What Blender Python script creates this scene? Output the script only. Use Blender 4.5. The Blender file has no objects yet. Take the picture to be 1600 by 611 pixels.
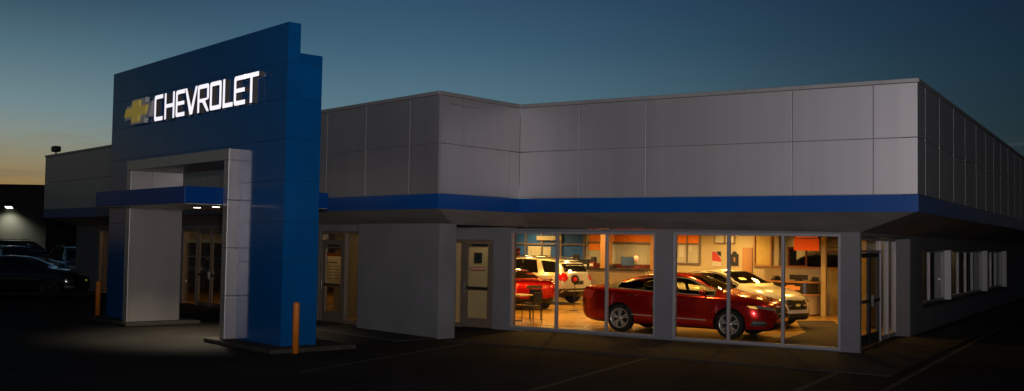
import bpy, bmesh, math, random
import numpy as np
from mathutils import Vector, Matrix
from mathutils.bvhtree import BVHTree
random.seed(7)
C = bpy.context.scene.collection
rad = math.radians

# ------------------------------------------------------------------ helpers
def thing(name, label, cat, loc=(0, 0, 0), rotz=0.0, group=None, scale=1.0):
    o = bpy.data.objects.new(name, None); C.objects.link(o)
    o.location = loc; o.rotation_euler = (0, 0, rotz); o.scale = (scale,) * 3
    o.empty_display_size = .3
    o['label'] = label; o['category'] = cat
    if group: o['group'] = group
    return o

def tag(o, label, cat, group=None):
    o['label'] = label; o['category'] = cat
    if group: o['group'] = group
    return o

def wm(o):
    m = Matrix.LocRotScale(o.location, o.rotation_euler, o.scale)
    while o.parent:
        o = o.parent
        m = Matrix.LocRotScale(o.location, o.rotation_euler, o.scale) @ m
    return m

class MB:
    """collects boxes, prisms, tubes ... in world (or local) coordinates and links them as ONE mesh object"""
    def __init__(s, xf=None): s.v = []; s.f = []; s.xf = xf; s.sm = []
    def add(s, vs, fs, smooth=False):
        n = len(s.v)
        for p in vs: s.v.append(tuple(s.xf(*p)) if s.xf else tuple(p))
        for f in fs: s.f.append([i + n for i in f]); s.sm.append(smooth)
        return s
    def box(s, x0, x1, y0, y1, z0, z1):
        vs = [(x, y, z) for z in (z0, z1) for y in (y0, y1) for x in (x0, x1)]
        return s.add(vs, [(0, 2, 3, 1), (4, 5, 7, 6), (0, 1, 5, 4), (2, 6, 7, 3), (0, 4, 6, 2), (1, 3, 7, 5)])
    def prism(s, poly, axis, a0, a1):
        def P(p, a): return {'x': (a, p[0], p[1]), 'y': (p[0], a, p[1]), 'z': (p[0], p[1], a)}[axis]
        n = len(poly); vs = [P(p, a0) for p in poly] + [P(p, a1) for p in poly]
        fs = [list(range(n))[::-1], list(range(n, 2 * n))] + [(i, (i + 1) % n, n + (i + 1) % n, n + i) for i in range(n)]
        return s.add(vs, fs)
    def tube(s, p0, p1, r, r1=None, n=12, caps=True):
        p0, p1 = Vector(p0), Vector(p1); d = (p1 - p0).normalized()
        a = d.orthogonal().normalized(); b = d.cross(a); r1 = r if r1 is None else r1
        vs = []
        for p, q in ((p0, r), (p1, r1)):
            for i in range(n):
                t = 2 * math.pi * i / n; vs.append(p + a * q * math.cos(t) + b * q * math.sin(t))
        fs = [(i, (i + 1) % n, n + (i + 1) % n, n + i) for i in range(n)]
        s.add(vs, fs, True)
        if caps: s.add(vs, [list(range(n))[::-1], list(range(n, 2 * n))])
        return s
    def lathe(s, prof, c=(0, 0, 0), axis='z', n=24, closed=False):
        vs = []
        for (r, h) in prof:
            for i in range(n):
                t = 2 * math.pi * i / n; x, y = r * math.cos(t), r * math.sin(t)
                p = {'z': (x, y, h), 'y': (x, h, y), 'x': (h, x, y)}[axis]
                vs.append((p[0] + c[0], p[1] + c[1], p[2] + c[2]))
        m = len(prof); fs = []
        for k in range(m if closed else m - 1):
            for i in range(n):
                a, b = k * n, ((k + 1) % m) * n
                fs.append((a + i, a + (i + 1) % n, b + (i + 1) % n, b + i))
        return s.add(vs, fs, True)
    def quad(s, *p): return s.add(list(p), [tuple(range(len(p)))])
    def build(s, name, mat, parent=None, bevel=0.0, origin=None, smooth_angle=None, solid=0.0, local=False):
        me = bpy.data.meshes.new(name)
        vs = [Vector(p) for p in s.v]
        o = bpy.data.objects.new(name, me); C.objects.link(o)
        if parent is not None:
            o.parent = parent
            if not local:
                mi = wm(parent).inverted(); vs = [mi @ p for p in vs]
        elif origin is not None:
            o.location = origin; og = Vector(origin); vs = [p - og for p in vs]
        me.from_pydata([tuple(p) for p in vs], [], s.f)
        me.polygons.foreach_set('use_smooth', s.sm)
        bm = bmesh.new(); bm.from_mesh(me)
        if bevel: bmesh.ops.remove_doubles(bm, verts=bm.verts, dist=1e-5)
        bmesh.ops.recalc_face_normals(bm, faces=bm.faces); bm.to_mesh(me); bm.free()
        me.materials.append(mat)
        if smooth_angle: me.shade_auto_smooth(angle=rad(smooth_angle)) if False else None
        if solid:
            m = o.modifiers.new('s', 'SOLIDIFY'); m.thickness = solid
        if bevel:
            m = o.modifiers.new('b', 'BEVEL'); m.width = bevel; m.segments = 2; m.limit_method = 'ANGLE'; m.angle_limit = rad(40)
        return o

def structure(o): o['kind'] = 'structure'; return o

# ------------------------------------------------------------------ materials
def nt(name):
    m = bpy.data.materials.new(name); m.use_nodes = True
    return m, m.node_tree, m.node_tree.nodes['Principled BSDF']
def mat(name, col, rough=.5, metal=0., var=.12, scale=3., bump=0., bscale=None, coat=0., spec=.5, stretch=None, island=0., warp=0., rv=.15):
    m, t, b = nt(name); N = t.nodes; Lk = t.links
    b.inputs['Metallic'].default_value = metal; b.inputs['Coat Weight'].default_value = coat
    b.inputs['Coat Roughness'].default_value = .05
    b.inputs['Specular IOR Level'].default_value = spec
    tc = N.new('ShaderNodeTexCoord'); src = tc.outputs['Object']
    if stretch:
        mp = N.new('ShaderNodeMapping'); mp.inputs['Scale'].default_value = stretch; Lk.new(src, mp.inputs['Vector']); src = mp.outputs['Vector']
    nz = N.new('ShaderNodeTexNoise'); nz.inputs['Scale'].default_value = scale; nz.inputs['Detail'].default_value = 6
    nz.inputs['Roughness'].default_value = .6
    Lk.new(src, nz.inputs['Vector'])
    rp = N.new('ShaderNodeValToRGB'); e = rp.color_ramp.elements
    e[0].position = .3; e[1].position = .7
    e[0].color = tuple(c * (1 - var) for c in col) + (1,); e[1].color = tuple(min(1, c * (1 + var)) for c in col) + (1,)
    Lk.new(nz.outputs['Fac'], rp.inputs['Fac'])
    if island:
        ge = N.new('ShaderNodeNewGeometry'); ir = N.new('ShaderNodeMapRange'); ir.inputs['To Min'].default_value = 1 - island; ir.inputs['To Max'].default_value = 1 + island
        Lk.new(ge.outputs['Random Per Island'], ir.inputs['Value'])
        vm = N.new('ShaderNodeVectorMath'); vm.operation = 'SCALE'; Lk.new(rp.outputs['Color'], vm.inputs[0]); Lk.new(ir.outputs[0], vm.inputs['Scale']); Lk.new(vm.outputs[0], b.inputs['Base Color'])
    else: Lk.new(rp.outputs['Color'], b.inputs['Base Color'])
    if warp:
        n3 = N.new('ShaderNodeTexNoise'); n3.inputs['Scale'].default_value = .9; n3.inputs['Detail'].default_value = 1; Lk.new(tc.outputs['Object'], n3.inputs['Vector'])
        b3 = N.new('ShaderNodeBump'); b3.inputs['Strength'].default_value = warp; b3.inputs['Distance'].default_value = .05; Lk.new(n3.outputs['Fac'], b3.inputs['Height']); Lk.new(b3.outputs['Normal'], b.inputs['Normal'])
    mr = N.new('ShaderNodeMapRange'); mr.inputs['To Min'].default_value = max(.02, rough * (1 - rv)); mr.inputs['To Max'].default_value = min(1, rough * (1 + rv))
    Lk.new(nz.outputs['Fac'], mr.inputs['Value']); Lk.new(mr.outputs['Result'], b.inputs['Roughness'])
    if bump:
        n2 = N.new('ShaderNodeTexNoise'); n2.inputs['Scale'].default_value = bscale or scale * 6; n2.inputs['Detail'].default_value = 4
        Lk.new(src, n2.inputs['Vector'])
        bp = N.new('ShaderNodeBump'); bp.inputs['Strength'].default_value = bump; bp.inputs['Distance'].default_value = .02
        Lk.new(n2.outputs['Fac'], bp.inputs['Height']); Lk.new(bp.outputs['Normal'], b.inputs['Normal'])
    return m
def glass(name, tint=(1, 1, 1), rough=.0, f=1.0):
    m = bpy.data.materials.new(name); m.use_nodes = True; t = m.node_tree; N = t.nodes; N.clear()
    out = N.new('ShaderNodeOutputMaterial'); mx = N.new('ShaderNodeMixShader'); tr = N.new('ShaderNodeBsdfTransparent'); gl = N.new('ShaderNodeBsdfGlossy')
    tr.inputs['Color'].default_value = tint + (1,); gl.inputs['Roughness'].default_value = rough
    fr = N.new('ShaderNodeFresnel'); fr.inputs['IOR'].default_value = 1.5
    mu = N.new('ShaderNodeMath'); mu.operation = 'MULTIPLY'; mu.inputs[1].default_value = f
    t.links.new(fr.outputs[0], mu.inputs[0]); t.links.new(mu.outputs[0], mx.inputs[0])
    t.links.new(tr.outputs[0], mx.inputs[1]); t.links.new(gl.outputs[0], mx.inputs[2]); t.links.new(mx.outputs[0], out.inputs[0])
    return m
def emit(name, col, strength):
    m, t, b = nt(name)
    b.inputs['Base Color'].default_value = col + (1,); b.inputs['Emission Color'].default_value = col + (1,); b.inputs['Emission Strength'].default_value = strength
    return m

M = {}
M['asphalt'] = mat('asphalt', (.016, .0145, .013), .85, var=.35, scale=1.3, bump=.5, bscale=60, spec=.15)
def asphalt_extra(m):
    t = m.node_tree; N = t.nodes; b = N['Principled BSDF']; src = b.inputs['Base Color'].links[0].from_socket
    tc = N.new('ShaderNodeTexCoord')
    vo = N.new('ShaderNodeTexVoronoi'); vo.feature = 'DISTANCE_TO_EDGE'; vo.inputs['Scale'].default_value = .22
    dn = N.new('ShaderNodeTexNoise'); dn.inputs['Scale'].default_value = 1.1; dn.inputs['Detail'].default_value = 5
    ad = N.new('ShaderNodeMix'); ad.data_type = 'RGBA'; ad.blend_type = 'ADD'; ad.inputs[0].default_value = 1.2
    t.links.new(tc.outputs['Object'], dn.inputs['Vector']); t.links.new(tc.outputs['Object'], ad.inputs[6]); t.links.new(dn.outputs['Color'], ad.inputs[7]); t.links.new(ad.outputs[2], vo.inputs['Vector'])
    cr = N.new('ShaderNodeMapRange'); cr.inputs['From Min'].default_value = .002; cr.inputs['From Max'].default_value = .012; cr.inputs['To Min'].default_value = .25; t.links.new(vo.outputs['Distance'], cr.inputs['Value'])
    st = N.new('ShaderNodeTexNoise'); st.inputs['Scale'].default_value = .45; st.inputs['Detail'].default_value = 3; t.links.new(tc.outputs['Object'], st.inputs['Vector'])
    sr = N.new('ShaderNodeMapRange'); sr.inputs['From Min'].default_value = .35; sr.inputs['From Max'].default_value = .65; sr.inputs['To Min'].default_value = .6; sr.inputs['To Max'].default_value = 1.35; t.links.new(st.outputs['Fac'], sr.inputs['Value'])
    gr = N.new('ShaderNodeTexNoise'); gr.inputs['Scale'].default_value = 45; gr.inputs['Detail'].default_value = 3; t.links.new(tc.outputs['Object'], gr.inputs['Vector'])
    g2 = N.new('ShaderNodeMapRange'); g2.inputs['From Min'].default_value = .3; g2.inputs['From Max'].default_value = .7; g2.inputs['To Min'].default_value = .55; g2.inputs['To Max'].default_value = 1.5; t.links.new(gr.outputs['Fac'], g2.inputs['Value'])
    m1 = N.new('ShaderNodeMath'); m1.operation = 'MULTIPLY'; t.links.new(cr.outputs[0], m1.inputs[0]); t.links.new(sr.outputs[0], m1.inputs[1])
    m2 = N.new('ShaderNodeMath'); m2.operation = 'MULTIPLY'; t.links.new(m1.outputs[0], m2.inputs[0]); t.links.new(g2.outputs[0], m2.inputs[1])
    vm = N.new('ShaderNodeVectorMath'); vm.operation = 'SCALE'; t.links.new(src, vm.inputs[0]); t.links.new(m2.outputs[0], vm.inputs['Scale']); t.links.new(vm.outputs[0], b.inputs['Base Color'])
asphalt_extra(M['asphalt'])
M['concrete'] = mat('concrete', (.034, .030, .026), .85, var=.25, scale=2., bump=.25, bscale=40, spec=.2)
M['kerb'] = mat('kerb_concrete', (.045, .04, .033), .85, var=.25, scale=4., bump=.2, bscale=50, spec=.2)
M['silver'] = mat('silver_panel', (.50, .48, .495), .48, metal=.75, var=.045, scale=1.2, spec=.4, island=.03, warp=.012, rv=.03, stretch=(2.6, 2.6, .16))
M['seam'] = mat('panel_joint', (.30, .29, .30), .7)
M['joiner'] = mat('joint_cover', (.44, .42, .43), .48, metal=.6, var=.05)
M['coping'] = mat('coping_metal', (.36, .35, .35), .45, metal=.4, var=.08)
M['blue'] = mat('blue_panel', (.001, .078, .25), .13, var=.08, scale=.8, spec=.3, island=.05, warp=.09)
M['band'] = mat('blue_band', (.001, .07, .30), .35, var=.06, scale=.8, spec=.4)
M['portal'] = mat('brushed_portal_metal', (.60, .565, .545), .42, metal=.85, var=.08, scale=1.5, stretch=(1, 1, .15))
M['wall'] = mat('painted_block', (.18, .178, .185), .8, var=.1, scale=1.2, bump=.15, bscale=30, spec=.2)
M['white_paint'] = mat('white_reveal_paint', (.8, .78, .78), .7, var=.06)
M['blind_grey'] = mat('grey_blind', (.26, .25, .24), .8, var=.1, stretch=(1, 12, .2))
M['soffit'] = mat('soffit_stucco', (.33, .31, .28), .85, var=.15, scale=1.5, bump=.2, bscale=35, spec=.2)
M['roof'] = mat('roof_membrane', (.12, .12, .12), .9)
M['alu'] = mat('aluminium_frame', (.36, .345, .36), .42, metal=.3, var=.06)
M['bronze'] = mat('bronze_frame', (.20, .15, .11), .45, metal=.3, var=.1)
M['black'] = mat('black_plastic', (.012, .012, .012), .5)
M['dark'] = mat('dark_upholstery', (.02, .018, .017), .8)
M['glass'] = glass('shop_glass', (.93, .95, .94), 0, .55)
M['carglass'] = glass('car_glass', (.90, .92, .80), 0, 1.0)
M['darkglass'] = mat('privacy_glass', (.006, .006, .006), .06, var=.1, spec=.6)
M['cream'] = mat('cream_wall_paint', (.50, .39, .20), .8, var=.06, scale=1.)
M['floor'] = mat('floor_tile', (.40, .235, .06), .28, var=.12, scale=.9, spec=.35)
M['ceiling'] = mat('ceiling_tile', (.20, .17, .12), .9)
M['wood'] = mat('orange_wood', (.42, .20, .07), .5, var=.2, scale=3, stretch=(1, 1, .1))
M['orange'] = mat('orange_fabric', (.95, .24, .01), .7, var=.08)
M['bluewall'] = mat('blue_interior_paint', (.02, .10, .34), .6, var=.1)
M['blind'] = mat('beige_blind', (.46, .41, .27), .8, var=.12, stretch=(14, 14, .2), scale=2)
M['maroon'] = mat('maroon_laminate', (.15, .02, .012), .5)
M['counter'] = mat('counter_front', (.45, .37, .24), .6, var=.08)
M['countertop'] = mat('dark_counter_top', (.03, .025, .02), .25)
M['mattile'] = mat('dark_floor_mat', (.035, .024, .018), .95, bump=.3, bscale=120)
M['carred'] = mat('red_car_paint', (.55, .006, .004), .24, metal=.65, var=.03, coat=1., scale=2)
M['carwhite'] = mat('white_car_paint', (.78, .76, .72), .2, var=.02, coat=1., scale=2)
M['carchamp'] = mat('pale_gold_car_paint', (.56, .53, .46), .22, metal=.25, var=.03, coat=1., scale=2)
M['carblack'] = mat('black_car_paint', (.006, .006, .007), .15, var=.1, coat=1., scale=2)
M['cardkblue'] = mat('dark_blue_car_paint', (.004, .014, .028), .18, var=.1, coat=1., scale=2)
M['chrome'] = mat('chrome', (.72, .70, .68), .12, metal=1., var=.04)
M['trim'] = mat('bright_trim', (.6, .57, .5), .25, metal=.35, var=.04)
M['darkrim'] = mat('dark_rim', (.05, .05, .05), .3, metal=.8)
M['rim'] = mat('alloy_rim', (.62, .58, .52), .25, metal=.5, var=.06)
M['tyre'] = mat('tyre_rubber', (.012, .012, .012), .8)
M['tail'] = mat('red_lens', (.5, .008, .008), .12, var=.1, coat=1.)
M['tailgleam'] = mat('red_lens_painted_gleam', (.95, .055, .04), .3, var=.05)  # brighter copy of the red lens, its reflected gleam put into the colour
M['lens'] = mat('clear_lens', (.45, .44, .42), .1, metal=.5, coat=1.)
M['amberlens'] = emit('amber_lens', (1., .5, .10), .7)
M['bollard'] = mat('yellow_bollard_paint', (.60, .165, .012), .55, var=.15, scale=5, bump=.1)
M['letter'] = emit('letter_face', (.95, .92, 1.0), .92)
M['letterside'] = mat('letter_return', (.09, .082, .08), .5)
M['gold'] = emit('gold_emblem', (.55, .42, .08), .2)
M['paper'] = mat('paper', (.6, .55, .42), .8)
M['ink'] = mat('ink', (.02, .02, .02), .8)
M['redink'] = mat('red_ink', (.5, .05, .04), .7)
M['line'] = mat('worn_line_paint', (.038, .03, .02), .85, var=.5, scale=2.5)
M['lamp'] = emit('lamp_lens', (1., .95, .82), 4.)
M['lampsmall'] = emit('lamp_disc', (1., .85, .6), 6.)
M['wallpack'] = emit('wall_lamp_lens', (.95, 1., .85), 4.)
M['farwall'] = mat('far_block_wall', (.055, .052, .042), .9)
M['screen'] = mat('monitor_screen', (.02, .035, .03), .2)

# ------------------------------------------------------------------ frames measured from the photograph (metres, camera above the origin)
AF, AL = rad(-31.9725), rad(-48.55)
u = lambda a: np.array([math.cos(a), math.sin(a)])
P0 = np.array([7.267, 21.392]); R0 = np.array([7.710, 19.477]); A0 = np.array([.1668, 24.1859]); B0 = np.array([-1.5958, 22.1294]); T0 = np.array([-4.4755, 20.1583])
def frame(p, a):            # local (along, inward, z) -> world
    d, n = u(a), u(a + math.pi / 2)
    return lambda s, b, z: (p[0] + d[0] * s + n[0] * b, p[1] + d[1] * s + n[1] * b, z)
F = frame(P0, AF)           # showroom front wall: s<0 to the left, b inward
L = frame(B0, AL)           # left wing
T = frame(T0, AL)           # entrance arch
def seg(p, a):              # (along, outward, z)
    f = frame(p, a); return lambda t, d, z: f(t, -d, z)

bld = thing('dealership_building', 'single storey car showroom with silver fascia, blue band and lit plate glass windows', 'building', (P0[0], P0[1], 0))

# ------------------------------------------------------------------ fascia
ZT, ZM, ZS, ZB = 5.47, 4.338, 3.24, 2.912
retA = math.atan2(A0[1] - B0[1], A0[0] - B0[0]); retLen = float(np.hypot(*(A0 - B0)))
E0 = B0 - u(AL) * 26.55
SIDE = 36.0
segs = [(E0, AL, 26.55, [26.55 - x for x in (24.05, 22.2, 20.4, 18.6, 16.8, 15.05, 13.3, 11.6, 9.85, 8.1, 6.37, 4.62, 2.87, 1.1)], True),
        (B0, retA, retLen, [.66, 2.34], True),
        (A0, AF, 8.8925, [8.8925 - 7.29, 8.8925 - 5.64, 8.8925 - 2.41, 8.8925 - .82], False),
        (R0, AF + math.pi / 2, SIDE, [.8, 2.38, 4.19, 5.87, 7.67, 9.45, 11.05, 12.62, 14.45, 16.29, 18., 19.8, 21.6, 23.4, 25.2, 27, 28.8, 30.6, 32.4, 34.2], True)]
pan, joint, band, cop, back = MB(), MB(), MB(), MB(), MB()
for p, a, ln, seams, cover in segs:
    xf = seg(p, a)
    for m in (pan, joint, band, cop, back): m.xf = xf
    back.box(.28, ln - .28, -.22, -.055, ZB + .02, ZT - .03)
    ts = [0.] + seams + [ln]; g = .0055
    for i in range(len(ts) - 1):
        for z0, z1 in ((ZS + .012, ZM - g), (ZM + g, ZT - .085)):
            pan.box(ts[i] + (g if i else .003), ts[i + 1] - (g if i < len(ts) - 2 else .003), -.05, 0, z0, z1)
    if cover:
        for t in seams: MB(xf).box(t - .012, t + .012, -.03, .004 if ln < 30 else .002, ZS + .014, ZT - .09).build('joint_cover', M['joiner' if ln < 30 else 'silver'], bld)
    band.box(-.0, ln + 0., -.055, .014, ZB, ZS)
    cop.box(-.004, ln + .004, -.14, .03, ZT - .08, ZT)
joint.xf = frame(B0, AL); joint.box(-.03, .03, -.03, .03, ZS + .014, ZT - .09)
for m in (pan, joint, band, cop, back): m.xf = None
pan.build('fascia_panels', M['silver'], bld, bevel=.004)
back.build('fascia_backing', M['seam'], bld)
joint.build('corner_trim', M['joiner'], bld)
band.build('blue_band', M['band'], bld)
cop.build('coping', M['coping'], bld, bevel=.008)
S1 = R0 + u(AF + math.pi / 2) * SIDE
# roof deck
def poly_sheet(pts, z, name, m, parent=None, up=True, **k):
    return MB().quad(*[(p[0], p[1], z) for p in pts]).build(name, m, parent, **k)
EB = E0 + u(AL + math.pi / 2) * 18
poly_sheet([E0 + u(AL) * .3 + u(AL + math.pi/2) * .28, B0 + u(AL+math.pi/2)*.3, A0 + u(AF + math.pi/2) * .3, R0 + u(AF+math.pi/2)*.3 - u(AF)*.3, S1 - u(AF)*.3, EB], ZT - .25, 'roof', M['roof'], bld)

# ------------------------------------------------------------------ lower walls
W = MB(F)
ZW = 2.56
W.box(-.4, 0, 0, .12, 0, ZW)                                 # corner pier
W.box(-4.62, -4.2, 0, .3, 0, ZW)
W.box(-9.1, -8.6, 0, .3, 0, 2.66)
W.box(-4.2, -.4, 0, .25, 2.5, ZW)
W.box(-8.6, -4.62, 0, .25, 2.49, ZW)
W.box(-10.6, -9.1, 0, .25, 2.27, 2.66)
W.box(-10.75, -10.42, 0, .25, 0, 2.66)
W.build('front_wall', M['wall'], bld)
SD = MB(F)                                                   # side wall with the ribbon window
SD.box(-.42, 0, 5.28, 6.8, 0, ZW)
SD.box(-.42, 0, 6.8, 25.4, 0, .66); SD.box(-.42, 0, 6.8, 25.4, 2.19, ZW)
SD.box(-.42, 0, 25.4, 37, 0, ZW)
SD.box(-.36, 0, .12, 5.28, 2.46, ZW)
SD.build('side_wall', M['wall'], bld)
for s0_, s1_, b0_, b1_, z0_, z1_ in ((-.19, -.005, 11.38, 11.52, .70, 2.188), (-.19, -.005, 19.46, 19.6, .70, 2.188), (-.19, -.005, 25.3, 25.4, .70, 2.188), (-.42, -.003, 5.20, 5.279, .01, 2.455)):
    MB(F).box(s0_, s1_, b0_, b1_, z0_, z1_).build('window_reveal', M['white_paint' if b0_ > 6 else 'wall'], bld, bevel=.008)
sl = MB(F); sl.box(-.195, .05, 6.75, 25.42, .661, .70)
sl.build('window_sill', M['concrete'], bld, bevel=.008)
# left wing wall
LW = MB(L); bL = 1.15
for a0, a1 in ((-26.0, -23.4), (-22.25, -15.65), (-12.45, -6.75), (-4.75, -1.4)): LW.box(a0, a1, bL, bL + .25, 0, 2.62)
LW.box(-23.4, -22.25, bL, bL + .25, 2.46, 2.62); LW.box(-15.65, -12.45, bL, bL + .25, 2.49, 2.62); LW.box(-6.75, -4.75, bL, bL + .25, 2.43, 2.62)
LW.box(-26.0, -25.75, bL + .25, 15, 0, 2.62)
LW.box(-3.9, -3.65, bL + .25, 3.4, 0, 2.62)
LW.build('left_wing_wall', M['wall'], bld)
MB(L).box(-4.2, -1.402, .72, bL - .002, 0, 2.615).box(-1.402, -.85, .72, 1.2, 0, 2.615).build('projecting_pier', M['wall'], bld, bevel=.01)
# soffit: sheets from the fascia's lower edge up to the wall heads
def Lp(a, b, z): return L(a, b, z)
so = MB()
z0 = ZB + .012
o1, o2, o3, o4, o5 = [(*(p), z0) for p in (E0, B0, A0, R0, S1)]
i1 = L(-26.0, bL - .0, 2.60); i2 = L(-.95, bL + .02, 2.60); i3 = F(-8.0, .02, 2.60); i4 = F(0, 0.0, 2.53); i5 = F(0, 35, 2.53)
i2b = F(-10.7, .02, 2.62)
so.quad(o1, o2, i2, i1); so.quad(o2, o3, i3, i2); so.quad(o3, o4, i4, i3); so.quad(o4, o5, i5, i4); so.quad(i2, i3, i2b, L(-3.65, bL + .02, 2.60))
so.build('soffit', M['soffit'], bld)

# ------------------------------------------------------------------ windows and doors
def window(name, xf, s0, s1, z0, z1, mull, fw=.055, dep=(.02, .12), m='alu', bars=(), parent=bld, gm='glass'):
    fr = MB(xf); d0, d1 = dep
    fr.box(s0, s1, d0, d1, z0, z0 + fw); fr.box(s0, s1, d0, d1, z1 - fw, z1)
    xs = [s0] + list(mull) + [s1]
    for i, x in enumerate(xs):
        a = x if i == 0 else (x - fw if i == len(xs) - 1 else x - fw / 2)
        fr.box(a, a + fw, d0 - .002, d1 + .002, z0 + fw, z1 - fw)
    for zb in bars: fr.box(s0 + fw, s1 - fw, d0 + .004, d1 - .004, zb - .03, zb + .03)
    fo = fr.build(name, M[m], parent, bevel=.004)
    gl = MB(xf); dm = (d0 + d1) / 2
    for i in range(len(xs) - 1):
        gl.box(xs[i] + fw * .6, xs[i + 1] - fw * .6, dm - .004, dm + .004, z0 + fw * .8, z1 - fw * .8)
    gl.build('pane', M[gm], fo)
    return fo
window('window', F, -4.2, -.4, .05, 2.5, (-2.87, -1.64), fw=.06)
window('window', F, -8.6, -4.62, .07, 2.49, (-7.27, -5.9), fw=.055)
MB(F).box(-8.6, -4.62, 0, .25, 0, .068).box(-4.2, -.4, 0, .25, 0, .048).build('window_kerb', M['wall'], bld)
def door(xf, s0, s1, zt, dep=(.04, .09), m='bronze', handle_side=1, mid=1.0, fw=.12, parent=bld, glassm='glass', base=.25):
    d0, d1 = dep; fr = MB(xf)
    fr.box(s0, s0 + fw, d0, d1, .02, zt); fr.box(s1 - fw, s1, d0, d1, .02, zt)
    fr.box(s0 + fw, s1 - fw, d0, d1, .02, base); fr.box(s0 + fw, s1 - fw, d0, d1, zt - fw, zt)
    o = fr.build('door', M[m], parent, bevel=.004)
    dm = (d0 + d1) / 2
    MB(xf).box(s0 + fw - .01, s1 - fw + .01, dm - .004, dm + .004, base - .01, zt - fw + .01).build('pane', M[glassm], o)
    h = MB(xf)
    h.box(s0 + fw, s1 - fw, d0 - .035, d0 - .005, mid - .035, mid + .035)
    h.build('push_bar', M['black'], o)
    x = s1 - fw / 2 if handle_side > 0 else s0 + fw / 2
    hh = MB(xf); hh.tube((x, d0 - .06, mid - .13), (x, d0 - .06, mid + .13), .016); hh.tube((x, d0 - .06, mid - .11), (x, d0 + .005, mid - .11), .012); hh.tube((x, d0 - .06, mid + .11), (x, d0 + .005, mid + .11), .012)
    hh.build('handle', M['chrome'], o)
    return o
# door beside the showroom windows
fr = MB(F); fr.box(-10.42, -10.38, .02, .14, 0, 2.27); fr.box(-10.1, -10.04, .02, .14, 0, 2.27); fr.box(-9.16, -9.1, .02, .14, 0, 2.27); fr.box(-10.38, -10.1, .02, .14, 2.2, 2.27); fr.box(-10.04, -9.16, .02, .14, 2.2, 2.27); fr.box(-10.38, -10.1, .02, .14, 0, .1)
fo = fr.build('door_frame', M['bronze'], bld, bevel=.004)
MB(F).box(-10.38, -10.1, .07, .078, .1, 2.2).build('pane', M['glass'], fo)
d1 = door(F, -10.03, -9.17, 2.19, handle_side=-1, mid=1.02, fw=.11)
MB(F).box(-9.75, -9.3, .0, .04, 2.1, 2.15).build('door_closer', M['black'], d1)
hs = MB(F); hs.box(-9.72, -9.48, .05, .058, 1.66, 1.93)
tag(hs.build('door_sign', M['ink'], None, origin=F(-9.6, .05, 1.66)), 'small black square notice on the glass of the side door', 'sign')
o = MB(F); o.box(-9.82, -9.38, .053, .058, 1.48, 1.56)
o = tag(o.build('door_notice', M['redink'], None, origin=F(-9.6, .05, 1.5)), 'narrow red notice strip below the black square on the side door', 'sign')
lt = MB(F); x = -9.80
for k in range(8): lt.box(x, x + .03, .0505, .0525, 1.495, 1.545); x += .053
lt.build('notice_lettering', M['paper'], o)
fm = MB(F); fm.box(-9.66, -9.54, .047, .0495, 1.73, 1.87)
fm.build('notice_panel', M['screen'], bpy.data.objects['door_sign'])
# recessed entry on the side
RE = frame(np.array(F(-.34, 0, 0)[:2]), AF + math.pi / 2)      # along b, inward = -s
def REx(t, d, z): return RE(t, d, z)
en = MB(REx)
for t in (.1, 1.36, 3.42, 4.24, 5.13): en.box(t, t + .065, -.02, .1, .02, 2.44)
en.box(.165, 5.13, -.015, .095, 2.38, 2.455); en.box(1.425, 3.42, -.012, .09, 2.10, 2.16); en.box(3.485, 5.13, -.012, .09, .02, .12); en.box(.165, 1.36, -.012, .09, .02, .12)
eo = en.build('entry_frame', M['alu'], bld, bevel=.004)
MB(REx).box(.165, 1.36, .03, .038, .12, 2.38).box(3.485, 4.24, .03, .038, .12, 2.38).box(4.305, 5.13, .03, .038, .12, 2.38).box(1.425, 3.42, .03, .038, 2.16, 2.38).build('pane', M['glass'], eo)
for t0, t1, hsd in ((1.43, 2.41, 1), (2.43, 3.41, -1)): door(REx, t0, t1, 2.09, dep=(.01, .06), m='black', handle_side=hsd, fw=.1)
# side ribbon windows with blinds behind
SW = frame(np.array(F(-.20, 0, 0)[:2]), AF + math.pi / 2)
for b0, b1, ml in ((6.8, 11.38, (7.7, 9.1)), (11.52, 19.46, (12.6, 14.2, 15.8, 17.3)), (19.6, 25.3, (20.9, 22.2, 23.6))):
    window('window', SW, b0, b1, .70, 2.188, ml, fw=.07, dep=(.0, .08))
for b0, b1 in ((9.2, 11.3), (17.5, 19.4), (23.7, 25.2)): MB(SW).box(b0, b1, .16, .18, .72, 2.15).build('window_blind', M['blind_grey'], bld)
# left wing openings
LB = lambda s, b, z: L(s, b + bL, z)
window('window', LB, -23.4, -22.25, .06, 2.46, (-22.9,), m='bronze')
dfr = MB(LB)
for t in (-15.65, -14.62, -14.52, -13.55, -12.51): dfr.box(t, t + .06, .02, .14, 0, 2.49)
dfr.box(-15.59, -12.51, .025, .135, 2.40, 2.48)
dfo = dfr.build('door_frame', M['bronze'], bld, bevel=.004)
MB(LB).box(-15.59, -14.62, .07, .078, .06, 2.4).build('pane', M['glass'], dfo)
door(LB, -14.46, -13.5, 2.39, fw=.07, m='bronze', handle_side=1, base=.12)
door(LB, -13.49, -12.52, 2.39, fw=.07, m='bronze', handle_side=-1, base=.12)
dfr = MB(LB)
for t in (-6.75, -5.58, -4.81): dfr.box(t, t + .07, .02, .14, 0, 2.43)
dfr.box(-6.68, -5.58, .025, .135, 2.13, 2.2); dfr.box(-6.68, -4.81, .025, .135, 2.36, 2.42); dfr.box(-5.51, -4.81, .025, .135, 0, .1)
dfo = dfr.build('door_frame', M['bronze'], bld, bevel=.004)
MB(LB).box(-6.68, -5.58, .07, .078, 2.2, 2.36).box(-5.51, -4.81, .07, .078, .1, 2.36).build('pane', M['glass'], dfo)
dl = door(LB, -6.66, -5.6, 2.12, m='bronze', handle_side=-1, mid=1.0, fw=.14, base=.3)
po = MB(LB); po.quad((-6.5, .079, .95), (-5.78, .079, .95), (-5.78, .079, 1.85), (-6.5, .079, 1.85))
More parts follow.
